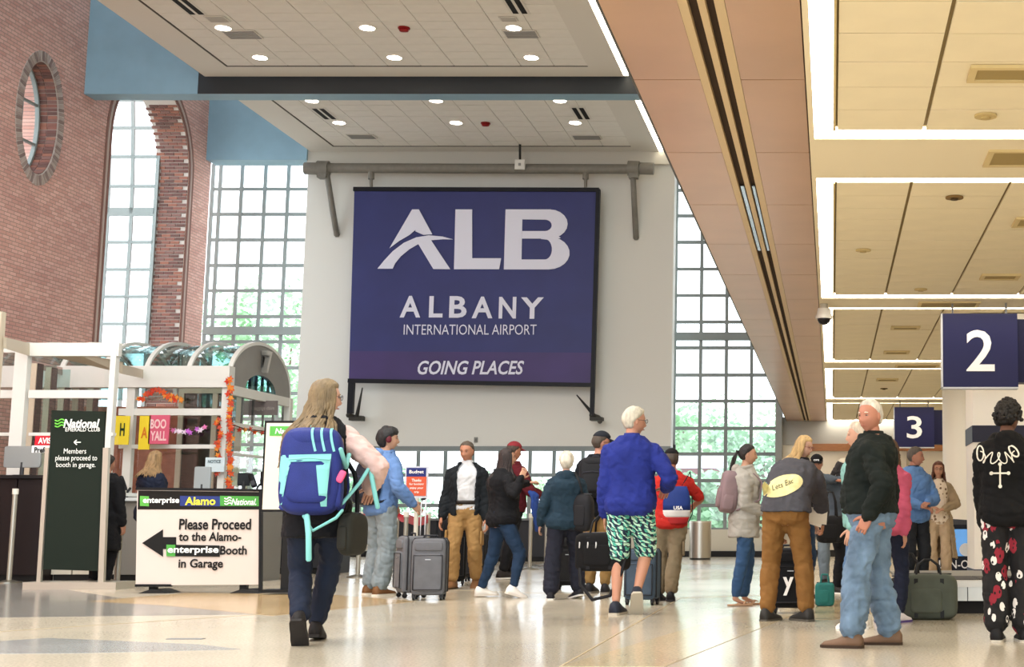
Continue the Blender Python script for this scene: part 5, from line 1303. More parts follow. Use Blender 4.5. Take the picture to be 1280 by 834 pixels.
# litter bin
pb = PZ(875, 702, 0); t = thing('litter_bin', 'round brushed steel litter bin under the right-hand windows', 'bin', (pb.x, 33.2, 0))
pb = P(875, 700, 33.2); t.location = (pb.x, 33.2, 0); br_ = 13.5/1800*33.2; bh = P(875, 652, 33.2).z
obj('drum', MB().cyl((0,0,.04), (0,0,bh), br_, 32), mat('brushed_steel', hexc('c4bfb4'), .28, metal=.9), t)
obj('rim', MB().cyl((0,0,bh-.03), (0,0,bh+.01), br_*1.03, 32), plain('d8d4cb', .3, metal=.6), t); obj('foot_ring', MB().cyl((0,0,0), (0,0,.05), br_*.94, 32), plain('3a3835', .5), t)

# ================================================================= STANCHIONS, RED BELT, SIGN
def stanchion(x, foot, htop, label, col='a8a498', r=.034):
    p = PZ(x, foot, 0); t = thing('belt_stanchion', label, 'stanchion', (p.x, p.y, 0), 0, 'belt barrier posts')
    h = P(x, htop, p.y).z
    obj('base', MB().cyl((0,0,0), (0,0,.02), .17, 24).cyl((0,0,.02), (0,0,.045), .15, 24, r2=.05), plain('8f8b80', .3, metal=.8), t)
    obj('post', MB().cyl((0,0,.02), (0,0,h-.07), r, 14), plain(col, .3, metal=.5), t)
    obj('head', MB().cyl((0,0,h-.08), (0,0,h), r*1.25, 14), plain('d7d3c8', .35), t)
    return p, h
ST_ = [(11, 729, 611, 'barrier post at the far left beside the dark counter'), (134, 728, 612, 'barrier post just right of the tall green sign'), (146, 733, 613, 'barrier post between the two rental signs'),
       (447, 722, 640, 'barrier post behind the walking backpack woman'), (494, 716, 636, 'barrier post under the red belt, by light grey suitcase'), (505, 722, 640, 'barrier post carrying the small red and blue sign'),
       (533, 716, 642, 'barrier post under red belt above the grey suitcase'), (603, 716, 648, 'barrier post between khaki and jeans walkers'), (662, 712, 642, 'barrier post right of man in red cap'),
       (682, 708, 650, 'far barrier post left of the white-haired woman'), (588, 707, 650, 'thin far barrier post behind khaki man')]
pos_ = {}
for x_, f_, h_, l_ in ST_: pos_[x_] = stanchion(x_, f_, h_, l_)
def belt_(a, b, label, col, hh=.10):
    pa, ha = pos_[a]; pb_, hb = pos_[b]
    t = thing('barrier_belt', label, 'belt', (pa.x, pa.y, 0), 0, world=True); mb = MB(); n = 8
    pts = [(V((pa.x, pa.y, ha-.02)).lerp(V((pb_.x, pb_.y, hb-.02)), k/n)-V((0, 0, .05*sin(pi*k/n)))) for k in range(n+1)]
    mb.loft([[p_+V((0,-.003,0)), p_+V((0,.003,0)), p_+V((0,.003,-hh)), p_+V((0,-.003,-hh))] for p_ in pts], smooth=False)
    obj('webbing', mb, plain(col, .5), t)
    obj('clip', MB().cbox(tuple(pts[-1]-V((0,0,hh/2))), (.03, .03, hh+.02)), plain('1c1c1e', .5), t)
belt_(494, 505, 'short red barrier belt left of the small sign', 'd02a3a', .12); belt_(505, 533, 'red barrier belt right of the small sign', 'd02a3a', .14)
belt_(447, 494, 'red barrier belt behind blue-sweatshirted traveller', 'd02a3a', .10)
belt_(134, 146, 'short black belt beside the tall green sign', '1c1c20', .06)
ps, hs_ = pos_[505]; t = thing('budget_sign', 'small blue and orange-red rental sign on a post', 'sign', tuple(P(521, 640, ps.y-.06)), 0, world=True); t.name = 'post_sign'
Yq = ps.y-.06
def qd(x0_, y0_, x1_, y1_, d0, d1): 
    a_, b_ = P(x0_, y0_, Yq), P(x1_, y1_, Yq); return MB().box((a_.x, Yq+d0, b_.z), (b_.x, Yq+d1, a_.z))
obj('frame', qd(507, 583, 534, 623, 0, .03), plain('c9ccd6', .4), t); obj('blue_field', qd(508.5, 585, 532.5, 596, -.008, .0), plain('26306e', .5), t); obj('red_field', qd(508.5, 596, 532.5, 620, -.008, .0), plain('d05a3c', .5), t)
obj('stem', MB().cyl(tuple(P(521, 623, Yq+.02)), (P(521, 640, Yq+.02).x, Yq+.02, 0), .035, 14), plain('cdc8bb', .4), t)
obj('stem_base', MB().cyl((P(521, 640, Yq).x, Yq+.02, 0), (P(521, 640, Yq).x, Yq+.02, .03), .16, 24), plain('9d998e', .4), t)
g = MB()
for s_, y_, h_, w_ in (('Budget', 590.5, 5.5, 18), ('Thanks', 600.5, 3.6, 12), ('for booking', 605.5, 3.2, 18), ('enjoy your', 610.5, 3.2, 17), ('trip', 615.5, 3, 6)):
    k_ = Yq/1800*1.0; p_ = P(520.7, y_, Yq-.012); g = MB(); put_text(g, s_, tuple(p_), w_*k_, h_*k_, bold=.02); obj('lettering', g, plain('f2eee8', .5), t)

# ================================================================= RENTAL SIGNS, LEFT
Yn = PZ(92, 737, 0).y
t = thing('rental_sign', 'tall dark green sign in silver frame pointing to the garage booth', 'sign', tuple(PZ(90, 737, 0)), 0, world=True)
AL = mat('aluminium', hexc('b9b5a8'), .35, metal=.6)
def N(x, y, d=0): return P(x, y, Yn+d)
obj('board', MB().prism([N(64.5, 513), N(131, 514.5), N(122, 714), N(54, 712)], (0, .04, 0)), plain('151f17', .7), t)
obj('rail', MB().bar(N(60, 560), N(49, 730), .05, .05, up=(0,1,0)), AL, t); obj('rail', MB().bar(N(133.5, 560), N(127, 732), .07, .06, up=(0,1,0)), AL, t)
a_, b_ = N(35, 727), N(150, 742)
obj('base', MB().box((a_.x, Yn-.12, 0), (b_.x, Yn+.4, .095)), AL, t); obj('base_skirt', MB().box((a_.x+.05, Yn-.1, 0), (b_.x-.05, Yn+.38, .02)), plain('22211f', .6), t)
g = MB(); kk = Yn/1800
for s_, x_, y_, w_, h_, bo, sh in (('National', 102, 529.5, 45, 11, .03, .2), ('EMERALD CLUB', 103.5, 537, 43, 5, .005, 0), ('Members', 94, 564, 28, 6.5, .0, 0), ('please proceed to', 95.5, 573.5, 52, 8.5, .0, 0), ('booth in garage.', 95, 582, 49, 8, .0, 0)):
    g = MB(); put_text(g, s_, tuple(N(x_, y_, -.008)), w_*kk, h_*kk, bold=bo, shear=sh); obj('lettering', g, plain('e9ece6', .5), t)
g = MB(); g.bar(N(93, 553, -.01), N(101, 553, -.01), .012, .006, up=(0,1,0)); g.bar(N(92.5, 553, -.01), N(96, 550, -.01), .012, .006, up=(0,1,0)); g.bar(N(92.5, 553, -.01), N(96, 556, -.01), .012, .006, up=(0,1,0)); obj('arrow', g, plain('e9ece6', .5), t)
g = MB()
for k in range(3): g.tube([N(69+u*11, 525.5+k*3.6+1.3*sin(u*6.3), -.008) for u in [i/8 for i in range(9)]], .010, 6)
obj('green_waves', g, plain('6cc24a', .5), t)
Ye = PZ(250, 742, 0).y
t = thing('rental_sign', 'white sign with a big black arrow to the garage booth', 'sign', tuple(PZ(250, 742, 0)), 0, world=True)
def E_(x, y, d=0): return P(x, y, Ye+d)
obj('board', MB().prism([E_(171.5, 611), E_(326, 613), E_(325.5, 731), E_(169.5, 732)], (0, .04, 0)), plain('cdc1b8', .55), t)
obj('frame', MB().bar(E_(171, 611), E_(326, 613), .03, .06, up=(0,1,0)).bar(E_(326.3, 612), E_(325.8, 740), .03, .06, up=(0,1,0)).bar(E_(170, 732), E_(214, 732), .03, .06, up=(0,1,0)), plain('121214', .5), t)
obj('black_header', MB().prism([E_(173, 613.5, -.004), E_(325, 615.5, -.004), E_(325, 637, -.004), E_(172, 637, -.004)], (0, .004, 0)), plain('17130f', .5), t)
for x0_, x1_, c, nm in ((175, 186, '5fb04a', 'green_field'), (225, 275, '2c3a78', 'blue_field'), (275, 324, '4c9a44', 'green_field')):
    obj(nm, MB().prism([E_(x0_, 620, -.008), E_(x1_, 620.6, -.008), E_(x1_, 633, -.008), E_(x0_, 632.5, -.008)], (0, .004, 0)), plain(c, .5), t)
g = MB(); ke = Ye/1800
put_text(g, 'enterprise', tuple(E_(201.5, 626.5, -.012)), 45*ke, 9*ke, bold=.025); put_text(g, 'National.', tuple(E_(305, 627.5, -.012)), 31*ke, 8*ke, bold=.02, shear=.25)
for k in range(3): g.tube([E_(281+u*8, 623+k*3.4+1.2*sin(u*6.3), -.01) for u in [i/6 for i in range(7)]], .008, 6)
obj('white_lettering', g, plain('eef0ec', .5), t)
g = MB(); put_text(g, 'Alamo', tuple(E_(250.5, 626.5, -.012)), 38*ke, 10*ke, bold=.03); obj('yellow_lettering', g, plain('ece04a', .5), t)
g = MB()
for s_, x0_, x1_, y_, h_ in (('Please Proceed', 224.5, 313.5, 655.5, 13.5), ('to the Alamo-', 224, 301.5, 671, 11), ('Booth', 275.5, 308.5, 688, 11), ('in Garage', 223.5, 278.5, 706, 14)):
    g = MB(); put_text(g, s_, tuple(E_((x0_+x1_)/2, y_, -.01)), (x1_-x0_)*ke, h_*ke, bold=.025); obj('lettering', g, plain('141414', .5), t)
g = MB(); g.prism([E_(177.5, 679, -.01), E_(203.5, 662, -.01), E_(203.5, 671.5, -.01), E_(220, 671.5, -.01), E_(220, 686.5, -.01), E_(203.5, 686.5, -.01), E_(203.5, 696, -.01)], (0, .006, 0))
obj('arrow', g, plain('141414', .5), t)
obj('black_strip', MB().prism([E_(208, 681, -.016), E_(274.5, 682, -.016), E_(274.5, 696, -.016), E_(208, 695.5, -.016)], (0, .004, 0)), plain('121412', .5), t)
obj('green_square', MB().prism([E_(208, 681, -.02), E_(219, 681.2, -.02), E_(219, 695.6, -.02), E_(208, 695.5, -.02)], (0, .004, 0)), plain('4c9a44', .5), t)
g = MB(); put_text(g, 'enterprise', tuple(E_(241.5, 688.5, -.024)), 63*ke, 10.5*ke, bold=.025); obj('strip_lettering', g, plain('eef0ec', .5), t)
for x_ in (305, 192):
    fo = obj('foot', MB().prism([E_(x_-22, 743, 0), E_(x_+22, 743, 0), E_(x_+5, 737, 0), E_(x_-5, 737, 0)], (0, .35, 0)), plain('232323', .5), t)
    sub('foot_stem', MB().cbox(tuple(E_(x_, 735, .1)), (.08, .08, .12)), plain('1a1a1a', .5), fo)
Yp = 17.4; t = thing('poster_frame', 'black framed cream poster with green logo behind the backpack woman', 'poster', tuple(P(345, 640, Yp)), 0, world=True)
def pq(x0_, y0_, x1_, y1_, d0, d1): 
    a_, b_ = P(x0_, y0_, Yp), P(x1_, y1_, Yp); return MB().box((a_.x, Yp+d0, b_.z), (b_.x, Yp+d1, a_.z))
obj('frame', pq(331, 526, 386, 640, 0, .04), plain('121212', .5), t); obj('post', pq(355, 640, 361, 738, .0, .04), plain('121212', .5), t); obj('base', pq(330, 737, 386, 741, -.1, .2), plain('121212', .5), t); obj('page', pq(333.5, 529, 383, 637, -.006, 0), plain('e0d3c2', .6), t)
obj('green_logo', pq(338, 533, 380, 545, -.012, -.006), plain('57a94a', .5), t); g = MB(); put_text(g, 'National', tuple(P(361, 539, Yp-.016)), 34*Yp/1800, 7*Yp/1800, bold=.02, shear=.2); obj('lettering', g, plain('f2f2ec', .5), t)
# ================================================================= GLASS VESTIBULES ON THE LEFT
WF = mat('white_frame', hexc('dcdcd6'), .45); BG_ = mat('beige_frame', hexc('c9bca6'), .5)
Y1, Y2 = 22.0, 25.3
def vpost(t, x, ytop, Y, wpx, m=WF, nm='post'):
    a = P(x-wpx/2, ytop, Y); b = P(x+wpx/2, ytop, Y); return obj(nm, MB().box((a.x, Y-.06, 0), (b.x, Y+.06, a.z)), m, t)
def rail(t, x0, x1, y0, y1, Y, m=WF, nm='rail', d=.1):
    a = P(x0, y0, Y); b = P(x1, y1, Y); return obj(nm, MB().box((a.x, Y-d/2, b.z), (b.x, Y+d/2, a.z)), m, t)
def pane(t, x0, x1, y0, y1, Y, m=GLASS):
    a = P(x0, y0, Y); b = P(x1, y1, Y); return obj('pane', MB().box((a.x, Y-.005, b.z), (b.x, Y+.005, a.z)), m, t)
t = thing('glass_vestibule', 'white framed glass entrance screen at far left behind counters', 'entrance', tuple(P(90, 700, Y1)), 0, world=True)
# front bay x 38..150
rail(t, 38, 150, 429, 445.5, Y1); rail(t, 38, 143, 488, 498, Y1); rail(t, 38, 143, 541, 545, Y1)
vpost(t, 30, 436, Y1, 16); vpost(t, 145, 430, Y1, 7); vpost(t, 1, 390, Y1-1.6, 8, BG_)
obj('side_beam', MB().prism([P(4, 421, Y1-1.6), P(36, 429, Y1), P(36, 445, Y1), P(4, 435, Y1-1.6)], (0, .08, 0)), BG_, t)
for y0, y1 in ((445.5, 488), (498, 541), (545, 640)): pane(t, 41, 142, y0, y1, Y1)
# left bay
rail(t, -30, 26, 488, 498, Y1+.2); rail(t, -30, 26, 541, 545, Y1+.2); rail(t, -30, 24, 436, 441, Y1+.3)
pane(t, -30, 24, 441, 488, Y1+.2); pane(t, -30, 24, 498, 541, Y1+.2)
# inner slanted beige beam and row of narrow inner windows
ob = MB().prism([P(66, 446, Y1+.3), P(150, 466, Y1+2.6), P(150, 462-10, Y1+2.6), P(90, 440, Y1+.3)], (0, .1, 0)); obj('inner_beam', ob, BG_, t)
iw = MB(); 
a, b = P(38, 452, Y1+2), P(120, 472, Y1+4.6)
obj('inner_header', MB().prism([P(38, 450, Y1+2), P(121, 470, Y1+4.6), P(121, 480, Y1+4.6), P(38, 459, Y1+2)], (0, .1, 0)), mat('pinkish_header', hexc('b39a92'), .6), t)
for k in range(5):
    f = k/4.; x = 44+72*f; Y = Y1+2+2.6*f; yt = 455+20*f
    obj('inner_post', MB().box((P(x-4, 500, Y).x, Y-.1, 0), (P(x+3, 500, Y).x, Y+.1, P(x, yt, Y).z)), BG_, t)
    obj('dark_seal', MB().box((P(x+3, 500, Y).x, Y-.08, 0), (P(x+4.6, 500, Y).x, Y+.08, P(x, yt, Y).z)), plain('14181a', .5), t)
    pane(t, x+4.6, x+14, yt+2, 640, Y+.1, GLASS_T)
t = thing('glass_vestibule', 'white framed glass vestibule with barrel-vault glass roof and number 7', 'entrance', tuple(P(230, 700, Y2)), 0, world=True)
obj('side_beam', MB().prism([P(150, 455, Y1+.4), P(178, 462, Y2), P(178, 473, Y2), P(150, 467, Y1+.4)], (0, .08, 0)), BG_, t)
vpost(t, 167, 470, Y2, 10); vpost(t, 285, 459, Y2, 8)
rail(t, 172, 288, 459, 475, Y2, d=.25); rail(t, 150, 280, 511, 519.5, Y2); rail(t, 150, 280, 556, 561, Y2); rail(t, 150, 162, 470, 474, Y2)
for y0, y1 in ((475, 511), (519.5, 556), (561, 650)): pane(t, 173, 280, y0, y1, Y2)
for y0, y1 in ((474, 511), (519.5, 556), (561, 640)): pane(t, 151, 161, y0, y1, Y2)
# side wall (faces right), in plane X = XV
XV = P(287, 460, Y2).x; Y3 = XV/((364-CX)/FPX)*.995
zs_ = P(287, 460, Y2).z
def sy(x): return XV/((x-CX)/FPX)*.995
def srail(y0, y1, nm='rail', m=WF):
    z1_ = PX(290, y0, XV).z; z0_ = PX(290, y1, XV).z
    return obj(nm, MB().box((XV-.06, Y2, z0_), (XV+.04, Y3, z1_)), m, t)
ra, rb, rc = PX(290, 482, XV).z, PX(290, 493.5, XV).z, PX(290, 528, XV).z
srail(482, 494); srail(528, 535); srail(566, 569)
for (za, zb_) in (((494), (528)), ((535), (566)), ((569), (655))):
    obj('pane', MB().box((XV-.015, Y2+.05, PX(290, zb_, XV).z), (XV-.005, Y3, PX(290, za, XV).z)), GLASS, t)
obj('post', MB().box((XV-.1, Y3-.1, 0), (XV+.05, Y3+.05, PX(290, 482, XV).z)), WF, t)
for k in range(6):
    y_ = Y2+(Y3-Y2)*(k+.5)/6; obj('slim_mullion', MB().box((XV-.05, y_-.02, PX(290, 528, XV).z), (XV-.02, y_+.02, PX(290, 494, XV).z)), plain('1c2628', .5), t)
# vault: arc in YZ plane from Y2 to Y3, base at zs_, running along X
ym = (Y2+Y3)/2; hr = (Y3-Y2)/2; zt = PX(326, 432, XV).z; zbase = PX(288, 484, XV).z; rise = zt-zbase
def varc(k, n, ins=0, x=XV): a = pi*k/n; return V((x, ym-(hr-ins)*cos(a), zbase+(rise-ins)*sin(a)**.92))
n = 24
XL = P(150, 455, Y2).x-1.2
# gable plate with arched window
g = MB(); inner = [V((XV, ym+(hr*.50)*-cos(pi*k/n), zbase+.02+rise*.36*sin(pi*k/n))) for k in range(n+1)]; outer = [varc(k, n) for k in range(n+1)]
for k in range(n): g.prism([outer[k], outer[k+1], inner[k+1], inner[k]], (-.08, 0, 0))
obj('gable', g, mat('gable_grey', hexc('8b8984'), .55, var=.05, vscale=3), t)
g = MB()
for k in range(n): g.prism([inner[k], inner[k+1], V((XV, inner[k+1].y, zbase)), V((XV, inner[k].y, zbase))], (-.01, 0, 0))
obj('gable_pane', g, GLASS_T, t)
for k in range(1, 5): yy = ym-hr*.5+hr*k/5; obj('slim_mullion', MB().box((XV-.06, yy-.025, zbase), (XV-.02, yy+.025, zbase+rise*.36*sin(pi*(.5-.3*abs(k-2.5)/2.5)))), plain('1c2628', .5), t)
g = MB(); put_text(g, '7', (XV+.03, ym+.0, zbase+rise*.66), .26, .42, ax=(0,1,0), ay=(0,0,1), bold=.03, thick=.0)
vv = [V(p) for p in g.v]; nn = len(vv); g2 = MB(); g2.add([p for p in vv], g.f)
for d in (.02, .04, .06, .08, .10): g2.add([p+V((d, 0, 0)) for p in vv], g.f)
obj('door_number', g2, plain('c9c8c2', .4), t)
obj('door_number_backing', MB().cbox((XV+.015, ym, zbase+rise*.66), (.03, .12, .2)), plain('3a3936', .5), t)
# ribs and roof panes along X
xsr = [XV-.02, XV-.75, XV-1.5, XV-2.25, XV-3.0, XV-3.75, XV-4.3]
for x in xsr:
    m = MB(); arc_o = [varc(k, n, 0, x) for k in range(n+1)]
    m.loft([[p+V((-.04,0,0)), p+V((.04,0,0)), p+V((.04,0,.06)), p+V((-.04,0,.06))] for p in arc_o], smooth=False); obj('roof_rib', m, WF, t)
for i in range(len(xsr)-1):
    m = MB(); arc_o = [varc(k, n, .02, xsr[i]-.04) for k in range(n+1)]; L = xsr[i+1]-xsr[i]+.08
    m.loft([[p, p+V((L,0,0)), p+V((L,0,.01)), p+V((0,0,.01))] for p in arc_o]); obj('roof_pane', m, GLASS_T, t)
obj('eaves', MB().box((xsr[-1], Y2-.12, zbase-.02), (XV+.05, Y2+.12, P(287, 459, Y2).z+.01)), WF, t)
# inside and behind the vestibules
struct('wall_vestibule', MB().box((XB, Y2+4.2, 0), (XB+3.0, Y2+4.35, 3.2)), mat('inner_brick', hexc('a5664f'), .85, var=.2, vscale=6))
t = thing('inner_doorway', 'dark teal glass sliding doorway seen through the vestibule', 'door', tuple(P(255, 640, Y2+2.4)), 0, world=True); Yd = Y2+2.4
for x_ in (228, 270, 300): obj('door_post', MB().box((P(x_-3, 500, Yd).x, Yd-.05, 0), (P(x_+3, 500, Yd).x, Yd+.05, P(x_, 488, Yd).z)), BG_, t)
for x0_, x1_ in ((231, 267), (273, 297)): obj('pane', MB().box((P(x0_, 500, Yd).x, Yd-.01, 0), (P(x1_, 500, Yd).x, Yd+.01, P(x0_, 490, Yd).z)), GLASS_D, t)
obj('door_header', MB().box((P(225, 500, Yd).x, Yd-.06, P(255, 492, Yd).z), (P(303, 500, Yd).x, Yd+.06, P(255, 483, Yd).z)), BG_, t)
Yi = Y2-.35
def hangsign(label, x0, y0, x1, y1, col, name, cat, txt=None, tcol=None, Y=Yi, lines=None, bold=.03, th=.03, extra=None):
    t = thing(name, label, cat, tuple(P((x0+x1)/2, y1, Y)), 0, world=True)
    a, b = P(x0, y0, Y), P(x1, y1, Y); obj('panel', MB().box((a.x, Y, b.z), (b.x, Y+th, a.z)), plain(col, .6), t)
    if lines:
        for s_, x_, y_, w_, h_ in lines:
            g = MB(); put_text(g, s_, tuple(P(x_, y_, Y-.006)), w_*Y/1800, h_*Y/1800, bold=bold); obj('lettering', g, plain(tcol, .6), t)
    return t
hangsign('yellow banner with black H hanging in left vestibule', 144.5, 520, 160, 556, 'e9d23a', 'party_banner', 'banner', lines=[('H', 153, 537, 6, 16)], tcol='1d3a22')
hangsign('yellow banner with orange leaves right of the white post', 175, 520, 186, 562, 'e8cf36', 'party_banner', 'banner', lines=[('A', 180.5, 541, 8, 14)], tcol='d07a28')
hangsign('pink patterned banner beside the yellow banner', 187, 519, 210, 555, 'd6607a', 'party_banner', 'banner', lines=[('BOO', 198, 530, 20, 12), ('YALL', 198, 545, 20, 12)], tcol='f0c9c9')
hangsign('red and white car rental sign behind the tall green sign', 44, 545, 68, 557, 'c01f30', 'rental_notice', 'sign', lines=[('AVIS', 56, 551, 16, 7.5)], tcol='f2f0ee', Y=18.9)
hangsign('white panel with black word below red rental sign', 40, 557, 70, 566, 'dfe2e2', 'rental_notice', 'sign', lines=[('Preferred', 58, 562.5, 30, 7)], tcol='17171a', Y=18.9)
hangsign('dim grey sign panel inside the number seven vestibule', 303, 501, 346, 519, '6f6664', 'inner_panel', 'sign', lines=[('baggage claim', 330, 511, 26, 6)], tcol='aaa29c', Y=Y2+1.6, bold=0)
hangsign('white notice sheets taped inside vestibule glass', 257, 572, 280, 590, 'cfe0e6', 'notice', 'notice', Y=Y2-.2, lines=[('NOTICE', 268, 577, 16, 4)], tcol='5a6a70', th=.01)
# garlands of orange leaves and purple stars
def garland(label, pts, cols, n, sz, star=False, name='leaf_garland'):
    t = thing(name, label, 'garland', tuple(pts[0]), 0, world=True)
    obj('cord', MB().tube(pts, .008, 6), plain('5a3a2a', .7), t); rnd = random.Random(len(label))
    for k in range(n):
        f = (k+.5)/n*(len(pts)-1); i = int(f); p = pts[i].lerp(pts[i+1], f-i)+V((rnd.uniform(-.03, .03), -.03, rnd.uniform(-.05, .03)))
        mb = MB(); m_ = 5; a0 = rnd.uniform(0, 6); ri = []
        for j in range(m_*2): r = sz*(1 if j % 2 == 0 else .45); ri.append(p+V((cos(a0+pi*j/m_)*r, rnd.uniform(-.01, .01), sin(a0+pi*j/m_)*r)))
        mb.prism(ri, (0, .006, 0)); obj('star' if star else 'leaf', mb, plain(rnd.choice(cols), .7), t)
OC = ['d4582a', 'c43a24', 'd98a3a', 'b84a3a']
garland('orange leaf garland running down the vestibule corner post', [P(288+1.5*sin(y*.3), y, Y2-.15) for y in range(470, 622, 8)], OC, 46, .07)
garland('orange leaf garland under the number seven vestibule rail', [PX(x, y, XV+.05) for x, y in ((291, 531), (305, 536), (320, 538), (338, 540), (355, 541))], OC, 9, .06)
garland('orange leaf garland along the upper vestibule glass', [P(x, 494+5*sin(x*.12), Y2-.12) for x in range(174, 232, 6)], OC, 26, .06)
garland('short orange leaf garland right side of vestibule pane', [P(274+2*sin(y*.2), y, Y2-.12) for y in range(520, 600, 8)], OC, 18, .06)
garland('purple and pink star garland inside the vestibule', [P(x, 541-8*abs(math.sin((x-205)*.045-1.2)), Y2-.2) for x in range(205, 262, 5)], ['c46ad0', 'e07ab0', 'e8d8e8'], 13, .055, True, 'star_garland')

# ================================================================= COUNTERS
def counter(label, x0, x1, ytop, ybot, Y, d, col, top='d6d8d6', panels=3):
    t = thing('service_counter', label, 'counter', tuple(P((x0+x1)/2, ybot, Y)), 0, world=True)
    a, b = P(x0, ytop, Y), P(x1, ytop, Y); w_ = b.x-a.x
    obj('body', MB().box((a.x+.02, Y+.04, 0), (b.x-.02, Y+d, a.z-.05)), plain(col, .5), t)
    for k in range(panels): obj('front_panel', MB().box((a.x+w_*k/panels+.01, Y, .1), (a.x+w_*(k+1)/panels-.01, Y+.04, a.z-.06)), plain(col, .45), t)
    obj('worktop', MB().box((a.x-.03, Y-.06, a.z-.05), (b.x+.03, Y+d+.04, a.z)), plain(top, .3), t)
    obj('kickboard', MB().box((a.x+.03, Y+.03, 0), (b.x-.03, Y+.06, .1)), plain('151515', .6), t)
    return t, a.z
_, zc1 = counter('dark red-brown counter behind the tall green sign', -60, 64, 594, 715, 20.9, .8, '1d1617', '1c1c1e')
_, zc2 = counter('grey counter at which the blonde woman stands', 150, 330, 622, 712, 21.0, .8, '77756f', 'c3cacb', 5)
_, zc3 = counter('low black counter seen beyond the white arrow sign', 290, 420, 616, 700, 24.0, .9, '2b2c30', '3c3f44', 4)
_, zc4 = counter('far dark counter behind the queue under the low windows', 470, 700, 648, 690, 31.5, .9, '2a2a2e', '6f7070', 6)
_, zc5 = counter('white counter between the vestibule screens', 70, 150, 616, 720, 21.1, .6, 'b8b2a4', 'd8dad6', 3)
def monitor(label, x, ybase, Y, w, h, col, zb=None, rot=0):
    p = P(x, ybase, Y); z = zb if zb is not None else p.z
    t = thing('monitor', label, 'monitor', (p.x, Y, z), R(rot))
    obj('back_shell', MB().sup((0, 0, .12+h/2), (w, .05, h), .15, 24, 14), plain(col, .45), t)
    obj('screen', MB().box((-w*.46, .024, .14), (w*.46, .03, .1+h)), plain('101214', .2), t)
    obj('stand', MB().cyl((0, 0, 0), (0, 0, .2), .03, 10), plain('3a3a3c', .5), t); obj('foot', MB().cyl((0,0,0), (0,0,.015), .12, 20), plain('3a3a3c', .5), t)
monitor('large grey monitor back on the dark counter at left edge', 27, 594, 21.3, .54, .32, '8f9291', zc1)
monitor('grey monitor back on counter right of the blonde woman', 252, 622, 21.4, .24, .34, '8f9698', zc2)
monitor('small black screen on the far black counter', 304, 616, 24.4, .2, .22, '1b1d20', zc3, 20)
monitor('tilted black screen near poster on far black counter', 331, 616, 24.4, .22, .24, '15171a', zc3, -30)
def telephone(label, x, Y, z, col):
    p = P(x, 600, Y); t = thing('card_reader', label, 'terminal', (p.x, Y, z))
    obj('stand', MB().tube([(0, 0, 0), (0, 0, .08), (.03, .02, .14)], .018, 8), plain('1a1a1c', .5), t)
    obj('handset', MB().sup((0, 0, .22), (.09, .05, .24), .3, 14, 10, M=Matrix.Rotation(R(-22), 4, 'Y')), plain(col, .4), t)
    obj('keypad', MB().box((-.03, -.03, .14), (.03, -.026, .22), M=Matrix.Rotation(R(-22), 4, 'Y')), plain('4a4d52', .4), t)
telephone('black card reader on stand left of the blonde woman', 160, 21.3, zc2, '15161a')
telephone('black card reader on far counter under garland post', 322, 24.2, zc3, '15161a')
def bottle(label, x, Y, z, h, col):
    p = P(x, 600, Y); t = thing('water_jug', label, 'bottle', (p.x, Y-.25, z))
    obj('body', MB().loft([[V((sin(2*pi*i/16)*r*h, cos(2*pi*i/16)*r*h, q*h)) for i in range(16)] for r, q in ((.24,0),(.27,.04),(.27,.6),(.22,.74),(.08,.84),(.08,.94))]), mat('jug_blue', hexc(col), .1, spec=.6), t)
    obj('cap', MB().cyl((0,0,.93*h), (0,0,h), .09*h, 12), plain('e8ecf0', .4), t)
bottle('pale blue water jug on the white counter behind signs', 150, 21.4, zc2, .36, '7fa6c8'); bottle('second pale blue jug nearest the card reader', 156, 21.65, zc2, .3, '7fa6c8')
p = P(197, 600, 21.2)
for x_, c in ((226, 'c9d4d6'), (240, 'd8d4c8')):
    q = P(x_, 600, 21.3); t = thing('desk_tray', ('left' if x_ < 230 else 'right')+' small pale item on the grey counter top', 'tray', (q.x, 21.3, zc2)); obj('dish', MB().sup((0,0,.06), (.2,.16,.12), .5, 16, 10), plain(c, .3), t); obj('rim', MB().cyl((0,0,.1), (0,0,.12), .09, 16), plain('eef0ee', .3), t)

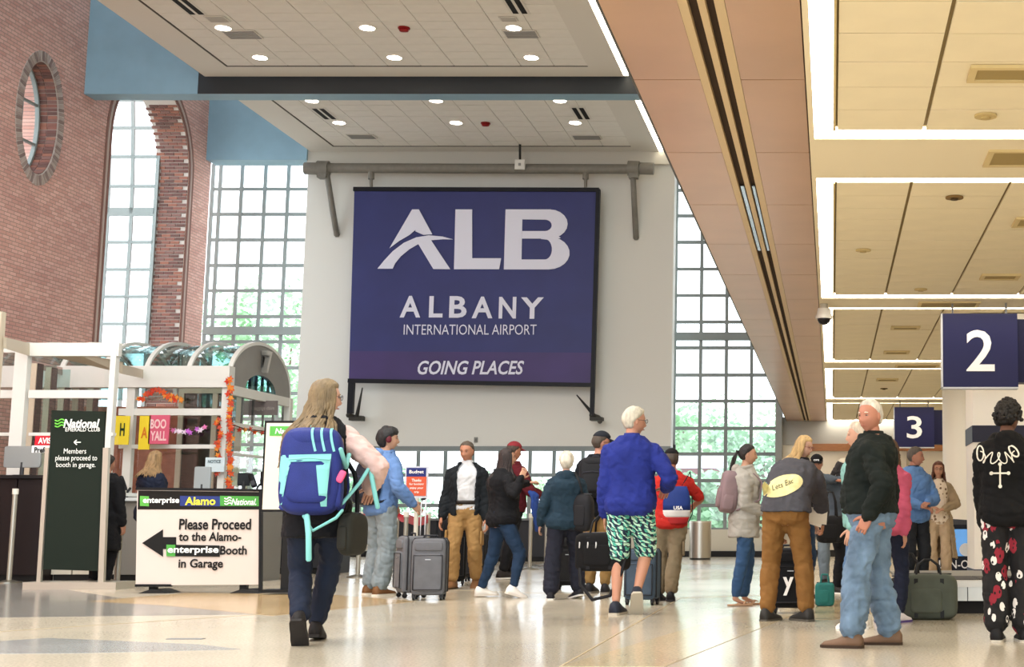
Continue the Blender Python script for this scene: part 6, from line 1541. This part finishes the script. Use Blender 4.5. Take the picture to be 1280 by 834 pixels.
# ================================================================= OUTSIDE
struct('ground_outside', MB().box((-80, YG+.4, -.3), (60, 120, -.05)).box((-80, -30, -.3), (-16.6, YG+.4, -.05)), mat('asphalt', hexc('a9aca8'), .9))
LEAF = [mat('leaves_%d' % i, hexc(h), .7, var=.25, vscale=1.2) for i, h in enumerate(('a9cfa6', 'b9d9b0', '9cc3a0'))]
def tree(label, x, Y, h, wd, k, seed, group='trees outside the windows'):
    rnd = random.Random(seed); p = P(x, 640, Y); t = thing('tree', label, 'tree', (p.x, Y, -.05), 0, group)
    obj('trunk', MB().tube([(0,0,0), (.1,0,h*.3), (0,.1,h*.6), (.1,0,h*.85)], [.22,.17,.1,.04], 8), plain('6b5a48', .9), t)
    fo = MB(); n = 2600
    cl = [V((rnd.gauss(0, wd*.33), rnd.gauss(0, wd*.33), h*rnd.uniform(.28, .95))) for _ in range(26)]
    for i in range(n):
        c = rnd.choice(cl); q = c+V((rnd.gauss(0, wd*.13), rnd.gauss(0, wd*.13), rnd.gauss(0, h*.06))); a = rnd.uniform(0, 6.3); b = rnd.uniform(-1, 1); s_ = rnd.uniform(.10, .2)
        u = V((cos(a), sin(a), b*.4))*s_; v = V((-sin(a)*.5, cos(a)*.5, 1-abs(b)*.4))*s_*.7
        fo.add([q-u, q-v, q+u, q+v], [(0,1,2,3)])
    me = fo.mesh('foliage', LEAF[k]); o = link('foliage', me, t); o['kind'] = 'stuff'
for i, (x, Y, h, wd, l_) in enumerate(((850, 58, 5.4, 2.6, 'leafy tree outside, leftmost in the tall right window'), (905, 72, 6.8, 5, 'leafy tree outside, middle of the tall right window'), (952, 56, 4.6, 2.6, 'low leafy tree outside behind ponytailed woman'), (306, 62, 10.5, 4, 'slender tree outside, left in the tall left window'), (352, 76, 13, 5, 'slender tree outside, right in the tall left window'), (440, 90, 4.4, 5, 'distant tree outside low window above blue sweatshirt'), (640, 95, 3.8, 6, 'distant low tree outside behind the red-capped man'))):
    tree(l_, x, Y, h, wd, i % 3, i)
tree('low shrub outside in front of the red-walled building', 868, 45, 2.35, 3.4, 2, 31)
t = thing('outbuilding', 'low red-walled building outside right-hand windows', 'building', tuple(P(868, 600, 50)), 0, world=True); a, b = P(838, 585, 50), P(892, 604, 50)
obj('wall', MB().box((a.x, 50, -.05), (b.x, 53, b.z+.5)), plain('a8686c', .8), t); obj('roof', MB().prism([(a.x-.3, 49.6, b.z+.5), (a.x-.3, 51.5, a.z+.6), (a.x-.3, 53.4, b.z+.5)], (b.x-a.x+.6, 0, 0)), plain('b8b4ba', .7), t)
for k in range(3): obj('window', MB().box((a.x+.6+k*.5, 49.97, .9), (a.x+.9+k*.5, 50.0, 1.5)), plain('55606a', .3), t)
